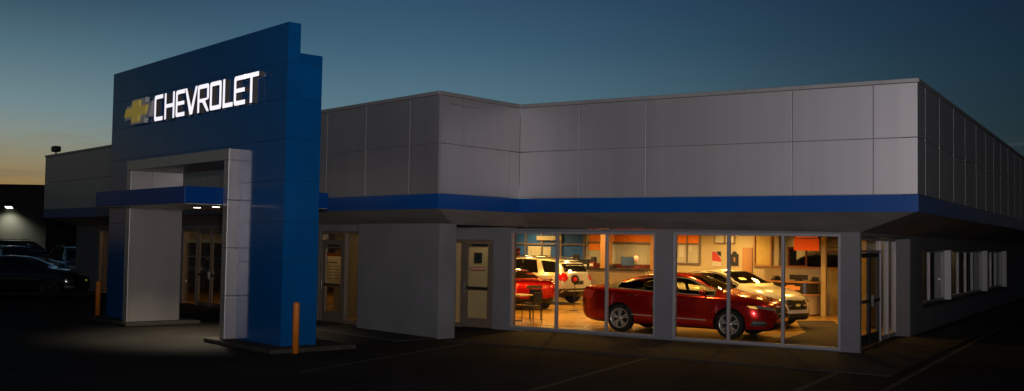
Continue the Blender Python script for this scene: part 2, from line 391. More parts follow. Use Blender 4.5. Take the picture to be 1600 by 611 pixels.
pm_, t_, b_ = nt('backlit_paper'); b_.inputs['Base Color'].default_value = (.6, .5, .33, 1); b_.inputs['Roughness'].default_value = .9
tl_ = t_.nodes.new('ShaderNodeBsdfTranslucent'); tl_.inputs['Color'].default_value = (.6, .5, .33, 1); mx_ = t_.nodes.new('ShaderNodeMixShader'); mx_.inputs[0].default_value = .6
t_.links.new(b_.outputs[0], mx_.inputs[1]); t_.links.new(tl_.outputs[0], mx_.inputs[2]); t_.links.new(mx_.outputs[0], t_.nodes['Material Output'].inputs[0])
po = tag(po.build('door_poster', pm_, None, origin=LB(-6.1, .08, .95)), 'cream printed poster taped inside the glass door beside the blue arch', 'poster')
q = MB(LB)
q.box(-6.46, -5.98, .070, .074, 1.58, 1.61)
for k in range(5):
    q.box(-6.46, -6.24, .070, .074, 1.48 - .08 * k, 1.50 - .08 * k); q.box(-6.12, -5.86, .070, .074, 1.48 - .08 * k, 1.495 - .08 * k)
q.build('printed_lines', M['ink'], po)
q = MB(LB); q.box(-6.49, -5.79, .069, .0735, 1.76, 1.85); q.build('heading_strip', M['orange'], po)
MB(LB).box(-6.35, -5.8, .0, .04, 2.02, 2.07).build('door_closer', M['black'], dl)

# ------------------------------------------------------------------ showroom interior (shell = building parts)
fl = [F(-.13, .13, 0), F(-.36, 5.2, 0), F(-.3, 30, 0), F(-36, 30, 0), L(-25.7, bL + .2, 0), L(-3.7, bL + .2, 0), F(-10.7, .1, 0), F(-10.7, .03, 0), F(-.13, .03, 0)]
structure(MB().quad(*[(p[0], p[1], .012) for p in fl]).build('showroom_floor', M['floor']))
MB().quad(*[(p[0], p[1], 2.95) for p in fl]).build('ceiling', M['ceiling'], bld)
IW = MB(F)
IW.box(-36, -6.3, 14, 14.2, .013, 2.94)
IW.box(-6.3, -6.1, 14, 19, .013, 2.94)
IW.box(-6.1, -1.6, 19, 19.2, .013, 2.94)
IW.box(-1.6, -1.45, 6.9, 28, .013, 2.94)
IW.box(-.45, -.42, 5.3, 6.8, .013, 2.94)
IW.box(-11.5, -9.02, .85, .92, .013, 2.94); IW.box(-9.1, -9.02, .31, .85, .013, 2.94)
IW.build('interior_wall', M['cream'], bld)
VW = MB(L); VW.box(-8.6, -4.3, 2.75, 2.85, .013, 2.94)
VW.build('vestibule_wall', M['cream'], bld)
MB(L).box(-24.2, -21.5, 3.4, 3.5, .013, 2.94).build('vestibule_wall', M['cream'], bld)
b = 14
q = MB(F); q.box(-18.6, -13.82, b - .05, b - .004, .2, 2.9); q.build('blue_wall_panel', M['bluewall'], bld)
q = MB(F)
for s in (-18.55, -16.55, -15.78, -14.9, -13.85): q.box(s - .035, s + .035, b - .12, b - .051, .2, 2.9)
q.box(-18.55, -13.7, b - .115, b - .052, 2.14, 2.20); q.box(-13.7, -10.9, b - .115, b - .01, 2.24, 2.30)
for s in (-10.02, -9.55, -9.06): q.box(s - .03, s + .03, b - .06, b - .004, 1.5, 2.9)
q.box(-9.99, -9.09, b - .058, b - .006, 1.5, 1.56); q.box(-9.99, -9.09, b - .058, b - .006, 2.24, 2.29)
q.build('glazing_bars', M['bronze'], bld)
for a_ in ((-16.45, -15.82, b - .08, b - .052, 1.5, 2.08), (-15.73, -15.38, b - .08, b - .052, 1.5, 2.06), (-13.65, -10.95, b - .03, b - .004, 1.25, 2.24)): MB(F).box(*a_).build('blind', M['blind'], bld)
q = MB(F); q.box(-13.65, -10.95, b - .05, b - .032, 2.3, 2.9); q.box(-13.65, -12.95, b - .055, b - .033, 1.96, 2.24)
q.box(-9.99, -9.58, b - .04, b - .004, 2.29, 2.9); q.box(-9.52, -9.09, b - .04, b - .004, 2.29, 2.9); q.build('orange_valance', M['orange'], bld)
q = MB(F); q.box(-9.99, -9.58, b - .03, b - .005, 1.56, 2.24); q.box(-9.52, -9.09, b - .03, b - .005, 1.56, 2.24); q.build('office_window', M['blind'], bld)
q = MB(F); q.box(-9.88, -9.66, b - .045, b - .032, 1.78, 2.22); q.box(-9.48, -9.36, b - .045, b - .032, 1.98, 2.22); q.build('window_paper', M['paper'], bld)
q = MB(F); q.box(-12.68, -12.34, 13.0, 13.34, .013, 2.94); q.box(-10.92, -10.62, b - .3, b - .004, .013, 2.94); q.build('wood_column', M['wood'], bld)
q = MB(F); q.box(-3.85, -3.70, 11.2, 11.35, .013, 2.94); q.box(-3.0, -2.78, 12.2, 12.4, .013, 2.94); q.build('column', M['cream'], bld)
q = MB(F); q.box(-16.0, -14.85, b - .16, b - .12, 2.32, 2.5); q.build('wall_box', M['counter'], bld)
# yellow framed window and wood door on the cream wall
q = MB(F); q.box(-7.0, -6.94, b - .08, b - .004, 1.5, 2.7); q.box(-6.40, -6.34, b - .08, b - .004, 1.5, 2.7); q.box(-6.94, -6.40, b - .08, b - .004, 1.5, 1.56)
fo = q.build('interior_window', M['wood'], bld)
MB(F).box(-6.94, -6.40, b - .02, b - .005, 1.56, 2.7).build('yellow_blind', mat('yellow_blind', (.55, .36, .08), .7, var=.08), fo)
q = MB(F); q.box(-7.42, -7.05, b - .05, b - .004, .013, 2.16); q.build('interior_door', M['wood'], bld, bevel=.01)
# windows of the back room
q = MB(F)
for k in range(5): q.box(-5.9, -2.9, 18.9, 18.99, 2.05 + .17 * k, 2.12 + .17 * k)
q.box(-5.2, -5.1, 18.88, 18.992, .6, 2.94); q.build('slatted_window', M['wood'], bld)

def mtag(mb, name, m, origin, label, cat, group=None, bevel=0.):
    return tag(mb.build(name, M[m] if isinstance(m, str) else m, None, origin=origin, bevel=bevel), label, cat, group)
# pictures and boards
ps = thing('poster', 'red and cream poster on the cream wall behind the white sedan', 'poster', F(-8.4, b - .02, 1.46))
MB(F).box(-8.58, -8.23, b - .02, b - .004, 1.46, 2.02).build('poster_sheet', M['paper'], ps)
MB(F).prism([(-8.575, 1.66), (-8.235, 1.62), (-8.235, 1.75), (-8.45, 2.0), (-8.575, 2.0)], 'y', b - .026, b - .021).build('red_print', M['redink'], ps)
MB(F).prism([(-8.36, 1.9), (-8.235, 1.8), (-8.235, 2.01), (-8.4, 2.01)], 'y', b - .025, b - .0205).build('dark_print', M['ink'], ps)
pc = thing('framed_picture', 'black framed dark picture on the cream wall left of the wooden door', 'picture', F(-7.72, b - .03, 1.5))
MB(F).box(-7.87, -7.57, b - .03, b - .004, 1.50, 1.92).prism([(-7.72 + .09 * math.cos(t * .5), 1.93 + .09 * math.sin(t * .5)) for t in range(12)], 'y', b - .028, b - .006).build('picture_frame', M['ink'], pc)
MB(F).prism([(-7.72 + .035 * math.cos(t * .6), 1.72 + .1 * math.sin(t * .6)) for t in range(10)], 'y', b - .036, b - .031).build('picture_figure', M['wood'], pc)
wb = thing('wall_board', 'pale framed board high on the cream wall above the red poster', 'board', F(-8.1, b - .03, 2.28))
MB(F).box(-8.50, -7.70, b - .035, b - .004, 2.28, 2.8).build('board_frame', M['bronze'], wb)
MB(F).box(-8.45, -8.13, b - .042, b - .036, 2.33, 2.78).box(-8.05, -7.76, b - .042, b - .036, 2.33, 2.78).build('board_face', M['paper'], wb)
sh = thing('shelf_unit', 'dark wall shelf of small items on the blue wall at far left of the showroom', 'shelf', F(-17., b - .2, 1.4))
MB(F).box(-17.25, -16.75, b - .22, b - .2, 1.4, 2.0).build('shelf_back', M['maroon'], sh)
q = MB(F)
for k in range(4): q.box(-17.25, -16.75, b - .3, b - .222, 1.42 + .17 * k, 1.45 + .17 * k)
q.build('shelf_board', M['black'], sh)
# banner
bn = thing('hanging_banner', 'orange banner with a dark lettered top strip above the reception desk', 'banner', F(-4.3, 10.5, 2.1))
MB(F).box(-4.52, -3.72, 10.5, 10.52, 2.1, 2.47).build('banner_cloth', mat('banner_orange', (.62, .085, .004), .75, var=.08), bn)
MB(F).box(-4.52, -3.72, 10.5, 10.52, 2.472, 2.85).build('banner_header', mat('banner_header_maroon', (.12, .015, .01), .7), bn)
q = MB(F)
for k in range(9): q.box(-4.46 + .08 * k, -4.41 + .08 * k, 10.494, 10.499, 2.50, 2.57)
q.build('banner_lettering', M['orange'], bn)
# counters
ct = thing('service_counter', 'long counter with a dark top in front of the beige blinds', 'counter', F(-12.2, 13, .013))
MB(F).box(-13.9, -10.7, 12.75, 12.95, .013, 1.22).build('counter_front', M['counter'], ct)
MB(F).box(-13.95, -10.65, 12.6, 13.3, 1.222, 1.29).build('counter_top', M['countertop'], ct, bevel=.01)
MB(F).box(-13.65, -10.95, b - .09, b - .06, 1.3, 1.45).build('back_rail', M['maroon'], ct)
mo = thing('computer_monitor', 'black computer monitor on the long counter below the beige blinds', 'monitor', F(-11.5, 12.95, 1.29), AF + .5)
MB().box(-.25, .25, -.03, .03, .10, .46).build('casing', M['black'], mo, bevel=.02, local=True)
MB().box(-.22, .22, -.036, -.031, .13, .43).build('screen', M['screen'], mo, local=True)
MB().box(-.03, .03, 0, .04, .02, .12).box(-.13, .13, -.08, .1, 0, .02).build('foot', M['black'], mo, local=True)
for k, (s, w, h, mm, lb, ct_) in enumerate(((-13.35, .5, .32, 'black', 'low black printer on the left end of the long counter', 'printer'), (-12.95, .22, .42, 'maroon', 'maroon file holder on the counter left of the wooden column', 'file holder'), (-13.7, .3, .5, 'black', 'tall black brochure rack at the far left end of the long counter', 'brochure rack'))):
    r = thing(ct_.replace(' ', '_'), lb, ct_, F(s, 12.95, 1.29), AF)
    MB().box(-w / 2, w / 2, -.15, .15, 0, h * .55).build('body', M[mm], r, bevel=.015, local=True)
    MB().box(-w / 2 + .03, w / 2 - .03, -.05, .14, h * .55, h).build('upper_tray', M['dark'], r, bevel=.01, local=True)
    MB().box(-w / 2 + .04, w / 2 - .04, -.165, -.151, h * .15, h * .4).build('paper_sheet', M['paper'], r, local=True)
for k_, (s_, b_, z_, c_, m_, l_) in enumerate(((-12.15, 12.95, 1.29, 'paper tray', 'black', 'black paper tray on the counter just right of the wooden column'), (-11.05, 12.8, 1.29, 'card holder', 'maroon', 'small maroon card holder at the right end of the long counter'), (-4.05, 11.2, 1.11, 'telephone', 'black', 'black desk telephone at the curved right end of the reception desk'), (-5.3, 11.15, 1.11, 'document holder', 'black', 'small dark document holder at the left end of the reception desk'))):
    r = thing(c_.replace(' ', '_'), l_, c_, F(s_, b_, z_), AF + .3 * k_)
    MB().prism([(-.12, 0), (.12, 0), (.12, .04), (-.06, .12), (-.12, .12)], 'x', -.11, .11).build('body', M[m_], r, bevel=.01, local=True)
    MB().box(-.09, .09, -.09, .06, .125, .15).build('upper_part', M['dark'], r, bevel=.01, local=True)
gl = MB(F); 
lampo = thing('globe_lamp', 'small round pinkish lamp on the counter beside the right wooden post', 'lamp', F(-10.95, 12.95, 1.29))
MB(F).tube((-11.15, 12.95, 1.29), (-11.15, 12.95, 1.62), .015).build('stem', M['bronze'], lampo)
MB(F).lathe([(.001, 1.6), (.07, 1.63), (.09, 1.70), (.07, 1.77), (.001, 1.8)], (-11.15, 12.95, 0), n=16).build('globe', emit('globe_glow', (1., .35, .16), .8), lampo)
# low partition and reception desk
lp = thing('low_partition', 'beige low partition with a pale cap rail behind the reception desk', 'partition', F(-4.4, 12.3, .013))
MB(F).box(-6.05, -1.65, 12.3, 12.42, .013, 1.50).build('partition_panel', M['counter'], lp)
MB(F).box(-6.08, -1.64, 12.26, 12.46, 1.502, 1.56).build('cap_rail', M['wood'], lp, bevel=.01)
gs = thing('glass_screen', 'dark framed upright screen standing on the low partition left of the banner', 'screen', F(-4.95, 12.36, 1.56))
q = MB(F)
for a_ in ((-5.28, -5.22, 1.561, 2.22), (-4.68, -4.62, 1.561, 2.22), (-5.22, -4.68, 2.16, 2.22), (-5.22, -4.68, 1.561, 1.60)): q.box(a_[0], a_[1], 12.33, 12.39, a_[2], a_[3])
q.build('screen_frame', M['maroon'], gs)
MB(F).box(-5.22, -4.98, 12.355, 12.365, 1.60, 2.16).build('screen_panel', M['darkglass'], gs)
rd = thing('reception_desk', 'curved reception desk with dark upper band below the orange banner', 'reception desk', F(-4.4, 11, .013))
def arcpoly(c, r, t0, t1, n=14): return [(c[0] + r * math.cos(t0 + (t1 - t0) * i / n), c[1] + r * math.sin(t0 + (t1 - t0) * i / n)) for i in range(n + 1)]
def deskring(r, extra=0):   # plan: straight front then a quarter round at the right end
    return [(-5.6, 11.75)] + [(-5.6, 11.3 - r)] + arcpoly((-4.4, 11.3), r, -math.pi / 2, 0) + [(-4.4 + r, 11.75)]
for nm, r, z0_, z1_, m in (('desk_body', .42, .06, .66, 'counter'), ('desk_plinth', .38, .013, .058, 'maroon'), ('lower_ledge', .50, .662, .71, 'wood'), ('dark_band', .44, .712, 1.06, 'countertop'), ('desk_top', .52, 1.062, 1.11, 'wood')):
    MB(F).prism(deskring(r), 'z', z0_, z1_).build(nm, M[m], rd)
def bowtie(cx, cz, w, h, slant=.14, af=.21, bf=.29):
    a, bb = af * w, bf * h
    return [(cx - w/2, cz - bb), (cx - w/2 + slant*bb*2, cz + bb), (cx - a + .0*w, cz + bb), (cx - a + .07*h, cz + h/2), (cx + a + .07*h, cz + h/2), (cx + a, cz + bb), (cx + w/2, cz + bb), (cx + w/2 - slant*bb*2, cz - bb), (cx + a, cz - bb), (cx + a - .07*h, cz - h/2), (cx - a - .07*h, cz - h/2), (cx - a, cz - bb)]
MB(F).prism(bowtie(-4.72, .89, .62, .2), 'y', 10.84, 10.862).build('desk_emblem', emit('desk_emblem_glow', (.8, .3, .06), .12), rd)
q = thing('desk_monitor', 'low dark monitor top behind the ledge of the reception desk', 'monitor', F(-4.6, 11.3, 1.11), AF)
MB().box(-.3, .3, 0, .04, .04, .2).build('casing', M['black'], q, bevel=.01, local=True)
MB().box(-.1, .1, -.05, .1, 0, .04).build('foot', M['black'], q, local=True)
# floor mat
mp = MB().quad(*[F(*p, .016) for p in ((-3.9, 8.6), (-3.0, 9.4), (-1.5, 5.2), (-.55, .6), (-2.2, .6), (-2.45, 4.6))]).build('entrance_mat', M['mattile'], None, origin=F(-2, 4, .016), solid=-.006)
tag(mp, 'dark brown carpet mat on the tiled floor by the corner window', 'mat')

# tables and chairs
def chair(name, label, loc, rot, m='dark', wood=False):
    r = thing(name, label, 'chair', loc, rot)
    MB().box(-.21, .21, -.21, .21, .43, .48).build('seat', M[m], r, bevel=.015, local=True)
    q = MB()
    if wood:
        for k in range(5): q.box(-.19 + .085 * k, -.15 + .085 * k, -.215, -.19, .5, .84)
        q.box(-.21, .21, -.22, -.185, .84, .92)
    else: q.box(-.2, .2, -.225, -.19, .55, .86)
    q.build('backrest', M[m], r, bevel=.008, local=True)
    for sx in (-1, 1):
        MB().tube((sx * .19, .19, .0), (sx * .18, .18, .43), .014).build('leg', M['black'], r, local=True)
        MB().tube((sx * .19, -.21, .0), (sx * .185, -.2, .9 if not wood else .85), .014).build('leg', M['black'], r, local=True)
    return r
tb = thing('cafe_table', 'small square light wood table just inside the leftmost window pane', 'table', F(-10.02, 2.5, .013), AF)
MB().box(-.45, .45, -.4, .4, .71, .75).build('table_top', mat('light_wood', (.62, .45, .16), .4, var=.15, stretch=(1, 8, 1)), tb, bevel=.01, local=True)
MB().tube((0, 0, .03), (0, 0, .71), .04).build('pedestal', M['black'], tb, local=True)
MB().box(-.28, .28, -.03, .03, 0, .03).box(-.03, .03, -.28, .28, .0, .028).build('foot', M['black'], tb, local=True)
chair('cafe_chair', 'black cafe chair at the near right edge of the small wooden table', F(-9.28, 2.25, .013), AF + 1.45)
chair('cafe_chair', 'black cafe chair on the far side of the small wooden table', F(-9.95, 3.35, .013), AF + 3.1)
chair('wooden_chair', 'wooden slat back chair between the white sedan and the reception desk', F(-5.25, 10.6, .013), AF + .3, 'wood', True)
chair('red_chair', 'red chair seen through the glass doors under the blue arch', L(-12.9, 4.6, .013), AL + .4, 'maroon')
chair('red_stool', 'tall red backed chair behind the left door leaf under the arch', L(-14.2, 5.4, .013), AL - .5, 'maroon')
dk = thing('sales_desk', 'wooden sales desk between the pale gold vehicle and the red sedan', 'desk', F(-10.6, 9.9, .013), AF)
MB().box(-.8, .8, -.4, .4, .71, .75).build('desk_top', M['wood'], dk, bevel=.008, local=True)
for sx in (-1, 1): MB().box(sx * .72 - .03, sx * .72 + .03, -.35, .35, 0, .71).build('leg', M['wood'], dk, local=True)
chair('office_chair', 'black office chair tucked behind the roof line of the red sedan', F(-9.75, 9.6, .013), AF + 3.0)
st = thing('sign_stand', 'thin black display stand with a red disc beside the pale gold vehicle', 'display stand', F(-10.86, 7.6, .013), AF)
MB().lathe([(.001, 0), (.14, .002), (.14, .02), (.001, .03)], n=20).build('base', M['black'], st, local=True)
MB().tube((0, 0, .02), (.03, 0, 1.0), .012).build('pole', M['black'], st, local=True)
MB().lathe([(.001, -.02), (.15, -.018), (.15, .008), (.001, .01)], (.03, 0, 1.03), axis='y', n=20).build('backing_plate', M['black'], st, local=True)
MB().lathe([(.001, -.03), (.085, -.028), (.085, -.021), (.001, -.0205)], (.03, 0, 1.03), axis='y', n=20).build('red_disc', M['tail'], st, local=True)

# ------------------------------------------------------------------ entrance arch
ar = thing('entrance_arch', 'tall blue panelled entrance arch with a silver portal and a canopy', 'arch', T(-4.66, .6, 0))
H1, H2 = 6.51, 5.92
X0, X1 = -9.32, 0.
PO0, PO1, PT = -7.5, -1.91, 4.08       # portal outside
zr = [.1, .9, 1.72, 2.54, 3.36, 4.18, 5.0, 5.72, H1]
pm, pb = MB(T), MB(T)
G = .003
def panel_rows(x0, x1, d0, d1, za, zb_):
    zs_ = [za] + [z for z in zr if za + .05 < z < zb_ - .05] + [zb_]
    for i in range(len(zs_) - 1): pm.box(x0, x1, d0, d1, zs_[i] + G, zs_[i + 1] - G)
panel_rows(X0, PO0 - .004, 0, .278, .1, H1); panel_rows(PO1 + .004, X1, 0, .278, .1, H1)
panel_rows(PO0 - .004 + G, PO1 + .004 - G, 0, .278, PT + .004, H1)
pb.box(X0 + .01, PO0 - .02, .012, .27, .1, H1 - .01); pb.box(PO1 + .02, X1 - .01, .012, .27, .1, H1 - .01); pb.box(PO0 - .02, PO1 + .02, .012, .27, PT + .02, H1 - .01)
panel_rows(X0, PO0 - .004, .282, .785, .1, H2); panel_rows(PO1 + .004, X1, .282, .785, .1, H2)
panel_rows(PO0 - .004 + G, PO1 + .004 - G, .282, .785, PT + .004, H2)
pb.box(X0 + .01, PO0 - .02, .285, .775, .1, H2 - .01); pb.box(PO1 + .02, X1 - .01, .285, .775, .1, H2 - .01); pb.box(PO0 - .02, PO1 + .02, .285, .775, PT + .02, H2 - .01)
pm.build('blue_panels', M['blue'], ar, bevel=.002); pb.build('panel_backing', mat('arch_seam', (.004, .02, .05), .6), ar)
# portal: three-sided liner standing proud of the front
def portal_side(x0, x1):
    q = MB(T); zz = [.1, 1.0, 2.0, 3.0, PT - .235]
    for i in range(4): q.box(x0, x1, -.26, 1.09, zz[i] + .004, zz[i + 1] - .004)
    return q
MB(T).box(PO0, PO0 + .27, -.26, 1.09, .1, PT - .239).build('portal_jamb', M['portal'], ar, bevel=.005)
portal_side(PO1 - .22, PO1).build('portal_jamb', M['portal'], ar, bevel=.005)
q = MB(T); q.box(PO0, PO1, -.26, 1.09, PT - .235, PT); q.build('portal_lintel', M['portal'], ar, bevel=.005)
for x in (PO0 + .2705, PO1 - .2205 - .004): MB(T).box(x, x + .004, .27, .285, .1, PT - .24).build('jamb_seam', M['seam'], ar)
ca = MB(T); ca.box(PO0 + .276, PO1 - .226, -1.10, 2.30, 2.91, 3.26)
cao = ca.build('canopy', mat('canopy_blue', (.001, .05, .24), .3, var=.06, scale=.8, spec=.08), ar, bevel=.01)
MB(T).box(PO0 + .30, PO1 - .25, -1.07, 2.28, 2.895, 2.9085).build('canopy_soffit', M['portal'], cao)
for s in (-6.15, -5.26): MB(T).lathe([(.001, 2.885), (.10, 2.885), (.11, 2.894)], (s, .2, 0), n=20).build('downlight', M['alu'], cao)
for s in (-4.48, -3.51): MB(T).lathe([(.001, 2.885), (.075, 2.885), (.085, 2.894)], (s, .24, 0), n=20).build('downlight', M['lamp'], cao)
# kerbed pads under the legs
for x0, x1 in ((-9.75, -6.85), (-2.55, .40)):
    structure(MB(T).box(x0, x1, -.42, 1.5, 0, .1).build('kerb', M['kerb'], bevel=.03, origin=T((x0+x1)/2, .5, 0)))

# illuminated lettering: every letter a part, its return a sub-part
sg = thing('illuminated_sign', 'row of glowing white capital letters on the blue arch', 'sign', T(-3.5, -.0, 4.99))
Z0L, Z1L = 4.99, 5.61
def rrect(x0, x1, z0, z1, r, corners='abcd', n=4):
    pts = []
    for key, cx, cz, t0 in (('a', x0 + r, z0 + r, math.pi), ('b', x1 - r, z0 + r, 1.5 * math.pi), ('c', x1 - r, z1 - r, 0), ('d', x0 + r, z1 - r, .5 * math.pi)):
        if key in corners:
            for i in range(n + 1): t = t0 + .5 * math.pi * i / n; pts.append((cx + r * math.cos(t), cz + r * math.sin(t)))
        else: pts.append({'a': (x0, z0), 'b': (x1, z0), 'c': (x1, z1), 'd': (x0, z1)}[key])
    return pts
def glyph(ch, w):
    """strokes as polygons in a box w wide, 1 high; sx = stem, hz = bar"""
    sx, hz = .158, .152
    if ch == 'C': return [[(w, .0), (w, hz), (sx + .04, hz), (sx, hz + .04), (sx, 1 - hz - .04), (sx + .04, 1 - hz), (w, 1 - hz), (w, 1), (.1, 1), (.03, .97), (0, .9), (0, .1), (.03, .03), (.1, 0)]]
    if ch == 'H': return [[(0, 0), (sx, 0), (sx, .43), (w - sx, .43), (w - sx, 0), (w, 0), (w, 1), (w - sx, 1), (w - sx, .57), (sx, .57), (sx, 1), (0, 1)]]
    if ch == 'E': return [[(w, 0), (w, hz), (sx + .04, hz), (sx, hz + .04), (sx, .43), (w * .95, .43), (w * .95, .57), (sx, .57), (sx, 1 - hz - .04), (sx + .04, 1 - hz), (w, 1 - hz), (w, 1), (.1, 1), (.03, .97), (0, .9), (0, .1), (.03, .03), (.1, 0)]]
    if ch == 'V': return [[(w * .40, 0), (w * .62, 0), (w, 1), (w - sx * 1.05, 1), (w * .52, .26), (sx * 1.05, 1), (0, 1)]]
    if ch == 'R': return [[(0, 0), (sx, 0), (sx, .36), (w * .42, .36), (w - sx * 1.1, 0), (w, 0), (w * .66, .40), (w - .06, .44), (w - .02, .5), (w - .02, .9), (w - .05, .97), (w - .12, 1), (.1, 1), (.03, .97), (0, .9)], 'hole', [(sx, .49), (w - sx - .02, .49), (w - sx - .02, 1 - hz), (sx, 1 - hz)]]
    if ch == 'O': return [rrect(0, w, 0, 1, .1), 'hole', rrect(sx, w - sx, hz, 1 - hz, .04)]
    if ch == 'L': return [[(0, 0), (w, 0), (w, hz), (sx, hz), (sx, 1), (0, 1)]]
    if ch == 'T': return [[(w / 2 - sx / 2, 0), (w / 2 + sx / 2, 0), (w / 2 + sx / 2, 1 - hz), (w, 1 - hz), (w, 1), (0, 1), (0, 1 - hz), (w / 2 - sx / 2, 1 - hz)]]
def letter(ch, s0, s1):
    hgt = Z1L - Z0L; w = (s1 - s0) / hgt
    g = glyph(ch, w); outer = g[0]; hole = g[2] if len(g) > 1 else None
    def tr(p): return (s0 + p[0] * hgt, Z0L + p[1] * hgt)
    bm = bmesh.new()
    loops = [outer] + ([hole] if hole else [])
    edges = []
    for lp_ in loops:
        vs = [bm.verts.new((*[tr(p)[0]], 0, tr(p)[1])) for p in lp_]
        edges += [bm.edges.new((vs[i], vs[(i + 1) % len(vs)])) for i in range(len(vs))]
    bmesh.ops.triangle_fill(bm, use_beauty=True, edges=edges)
    face, ret = MB(T), MB(T)
    bm.verts.ensure_lookup_table(); bm.verts.index_update()
    fv = [v.co.copy() for v in bm.verts]; fc = [[v.index for v in f.verts] for f in bm.faces]; bm.free()
    if hole is not None:      # drop fill inside the hole
        hx = [tr(p)[0] for p in hole]; hzz = [tr(p)[1] for p in hole]
        def inh(f):
            cx = sum(fv[i].x for i in f) / len(f); cz = sum(fv[i].z for i in f) / len(f)
            return min(hx) < cx < max(hx) and min(hzz) < cz < max(hzz) and all(min(hx) - 1e-4 <= fv[i].x <= max(hx) + 1e-4 and min(hzz) - 1e-4 <= fv[i].z <= max(hzz) + 1e-4 for i in f)
        fc = [f for f in fc if not inh(f)]
    face.add([(p.x, -.14, p.z) for p in fv], fc)
    for lp_ in loops:
        n = len(lp_); q = [tr(p) for p in lp_]
        ret.add([(p[0], -.138, p[1]) for p in q] + [(p[0], -.01, p[1]) for p in q], [(i, (i + 1) % n, n + (i + 1) % n, n + i) for i in range(n)])
    fo = face.build('letter_face', M['letter'], sg)
    ret.build('letter_return', M['letterside'], fo)
for ch, a, bb in (('C', -6.2, -5.70), ('H', -5.60, -5.03), ('E', -4.96, -4.47), ('V', -4.46, -3.80), ('R', -3.79, -3.20), ('O', -3.16, -2.60), ('L', -2.53, -2.06), ('E', -2.01, -1.50), ('T', -1.56, -.92)):
    letter(ch, a, bb)
em = thing('emblem', 'gold cross shaped emblem in a silver rim left of the glowing letters', 'emblem', T(-7.3, 0, 5.05))
MB(T).prism(bowtie(-7.28, 5.335, 1.80, .64, .45, .25, .30), 'y', -.12, -.01).build('emblem_rim', mat('emblem_rim_grey', (.75, .76, .8), .4, metal=.15), em, bevel=.02)
MB(T).prism(bowtie(-7.35, 5.335, 1.44, .53, .5, .16, .20), 'y', -.165, -.121).build('emblem_cross', M['gold'], em, bevel=.012)

# bollards
for (x, y), lb in (((-4.14, 19.95), 'orange yellow bollard in front of the right leg of the blue arch'), ((-11.18, 27.92), 'orange yellow bollard beside the left leg of the blue arch')):
    o = MB().lathe([(.001, 0), (.064, 0), (.064, .93), (.058, .965), (.034, .985), (.001, .99)], (x, y, 0), n=20).build('bollard', M['bollard'], None, origin=(x, y, 0))
    tag(o, lb, 'bollard', 'bollards by the entrance arch')

# roof corner floodlight
fl_ = thing('roof_floodlight', 'small dark floodlight on the far left corner of the roof', 'floodlight', L(-25.6, .2, ZT))
MB(L).tube((-25.6, .1, ZT), (-25.6, .1, ZT + .15), .03).build('bracket', M['black'], fl_)
MB(L).box(-25.8, -25.4, -.05, .25, ZT + .1, ZT + .34).build('lamp_head', M['black'], fl_, bevel=.06)

# ------------------------------------------------------------------ ground
def sheet(name, pts, z, m): return structure(MB().quad(*[(p[0], p[1], z) for p in pts]).build(name, M[m]))
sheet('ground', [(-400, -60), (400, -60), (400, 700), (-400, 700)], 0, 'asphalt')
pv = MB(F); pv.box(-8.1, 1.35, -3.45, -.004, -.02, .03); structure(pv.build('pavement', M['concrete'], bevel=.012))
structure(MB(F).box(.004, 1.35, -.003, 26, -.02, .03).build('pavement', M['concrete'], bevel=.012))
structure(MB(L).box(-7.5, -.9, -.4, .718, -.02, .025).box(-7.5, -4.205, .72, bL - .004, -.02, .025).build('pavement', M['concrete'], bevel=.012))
def stripe(name, f, s0, b0, s1, b1, w=.10):
    p, q = np.array(f(s0, b0, 0)[:2]), np.array(f(s1, b1, 0)[:2]); d = (q - p) / np.hypot(*(q - p)); n = np.array([-d[1], d[0]]) * w / 2
    structure(MB().quad(*[(*(x), .004) for x in (p + n, p - n, q - n, q + n)]).build('parking_line', M['line']))
for a in ((-6.85, -9.3, -7.45, -3.5), (-2.7, -9., -3.2, -3.5), (.52, -7., .44, -3.5), (1.62, -6., 1.42, 14.)): stripe('l', F, *a)

# ------------------------------------------------------------------ vehicles
def pch(xs, ys):
    xs, ys = np.array(xs, float), np.array(ys, float); h = np.diff(xs); d = np.diff(ys) / h
    m = np.zeros(len(xs)); m[0], m[-1] = d[0], d[-1]
    for i in range(1, len(xs) - 1):
        if d[i - 1] * d[i] > 0: w1, w2 = 2 * h[i] + h[i - 1], h[i] + 2 * h[i - 1]; m[i] = (w1 + w2) / (w1 / d[i - 1] + w2 / d[i])
    def f(x):
        x = min(max(x, xs[0]), xs[-1]); i = min(int(np.searchsorted(xs, x, 'right')) - 1, len(xs) - 2); i = max(i, 0)
        t = (x - xs[i]) / h[i]
        return float((2*t**3 - 3*t*t + 1) * ys[i] + (t**3 - 2*t*t + t) * h[i] * m[i] + (-2*t**3 + 3*t*t) * ys[i+1] + (t**3 - t*t) * h[i] * m[i+1])
    return f
def prof(pts): return pch([p[0] for p in pts], [p[1] for p in pts])

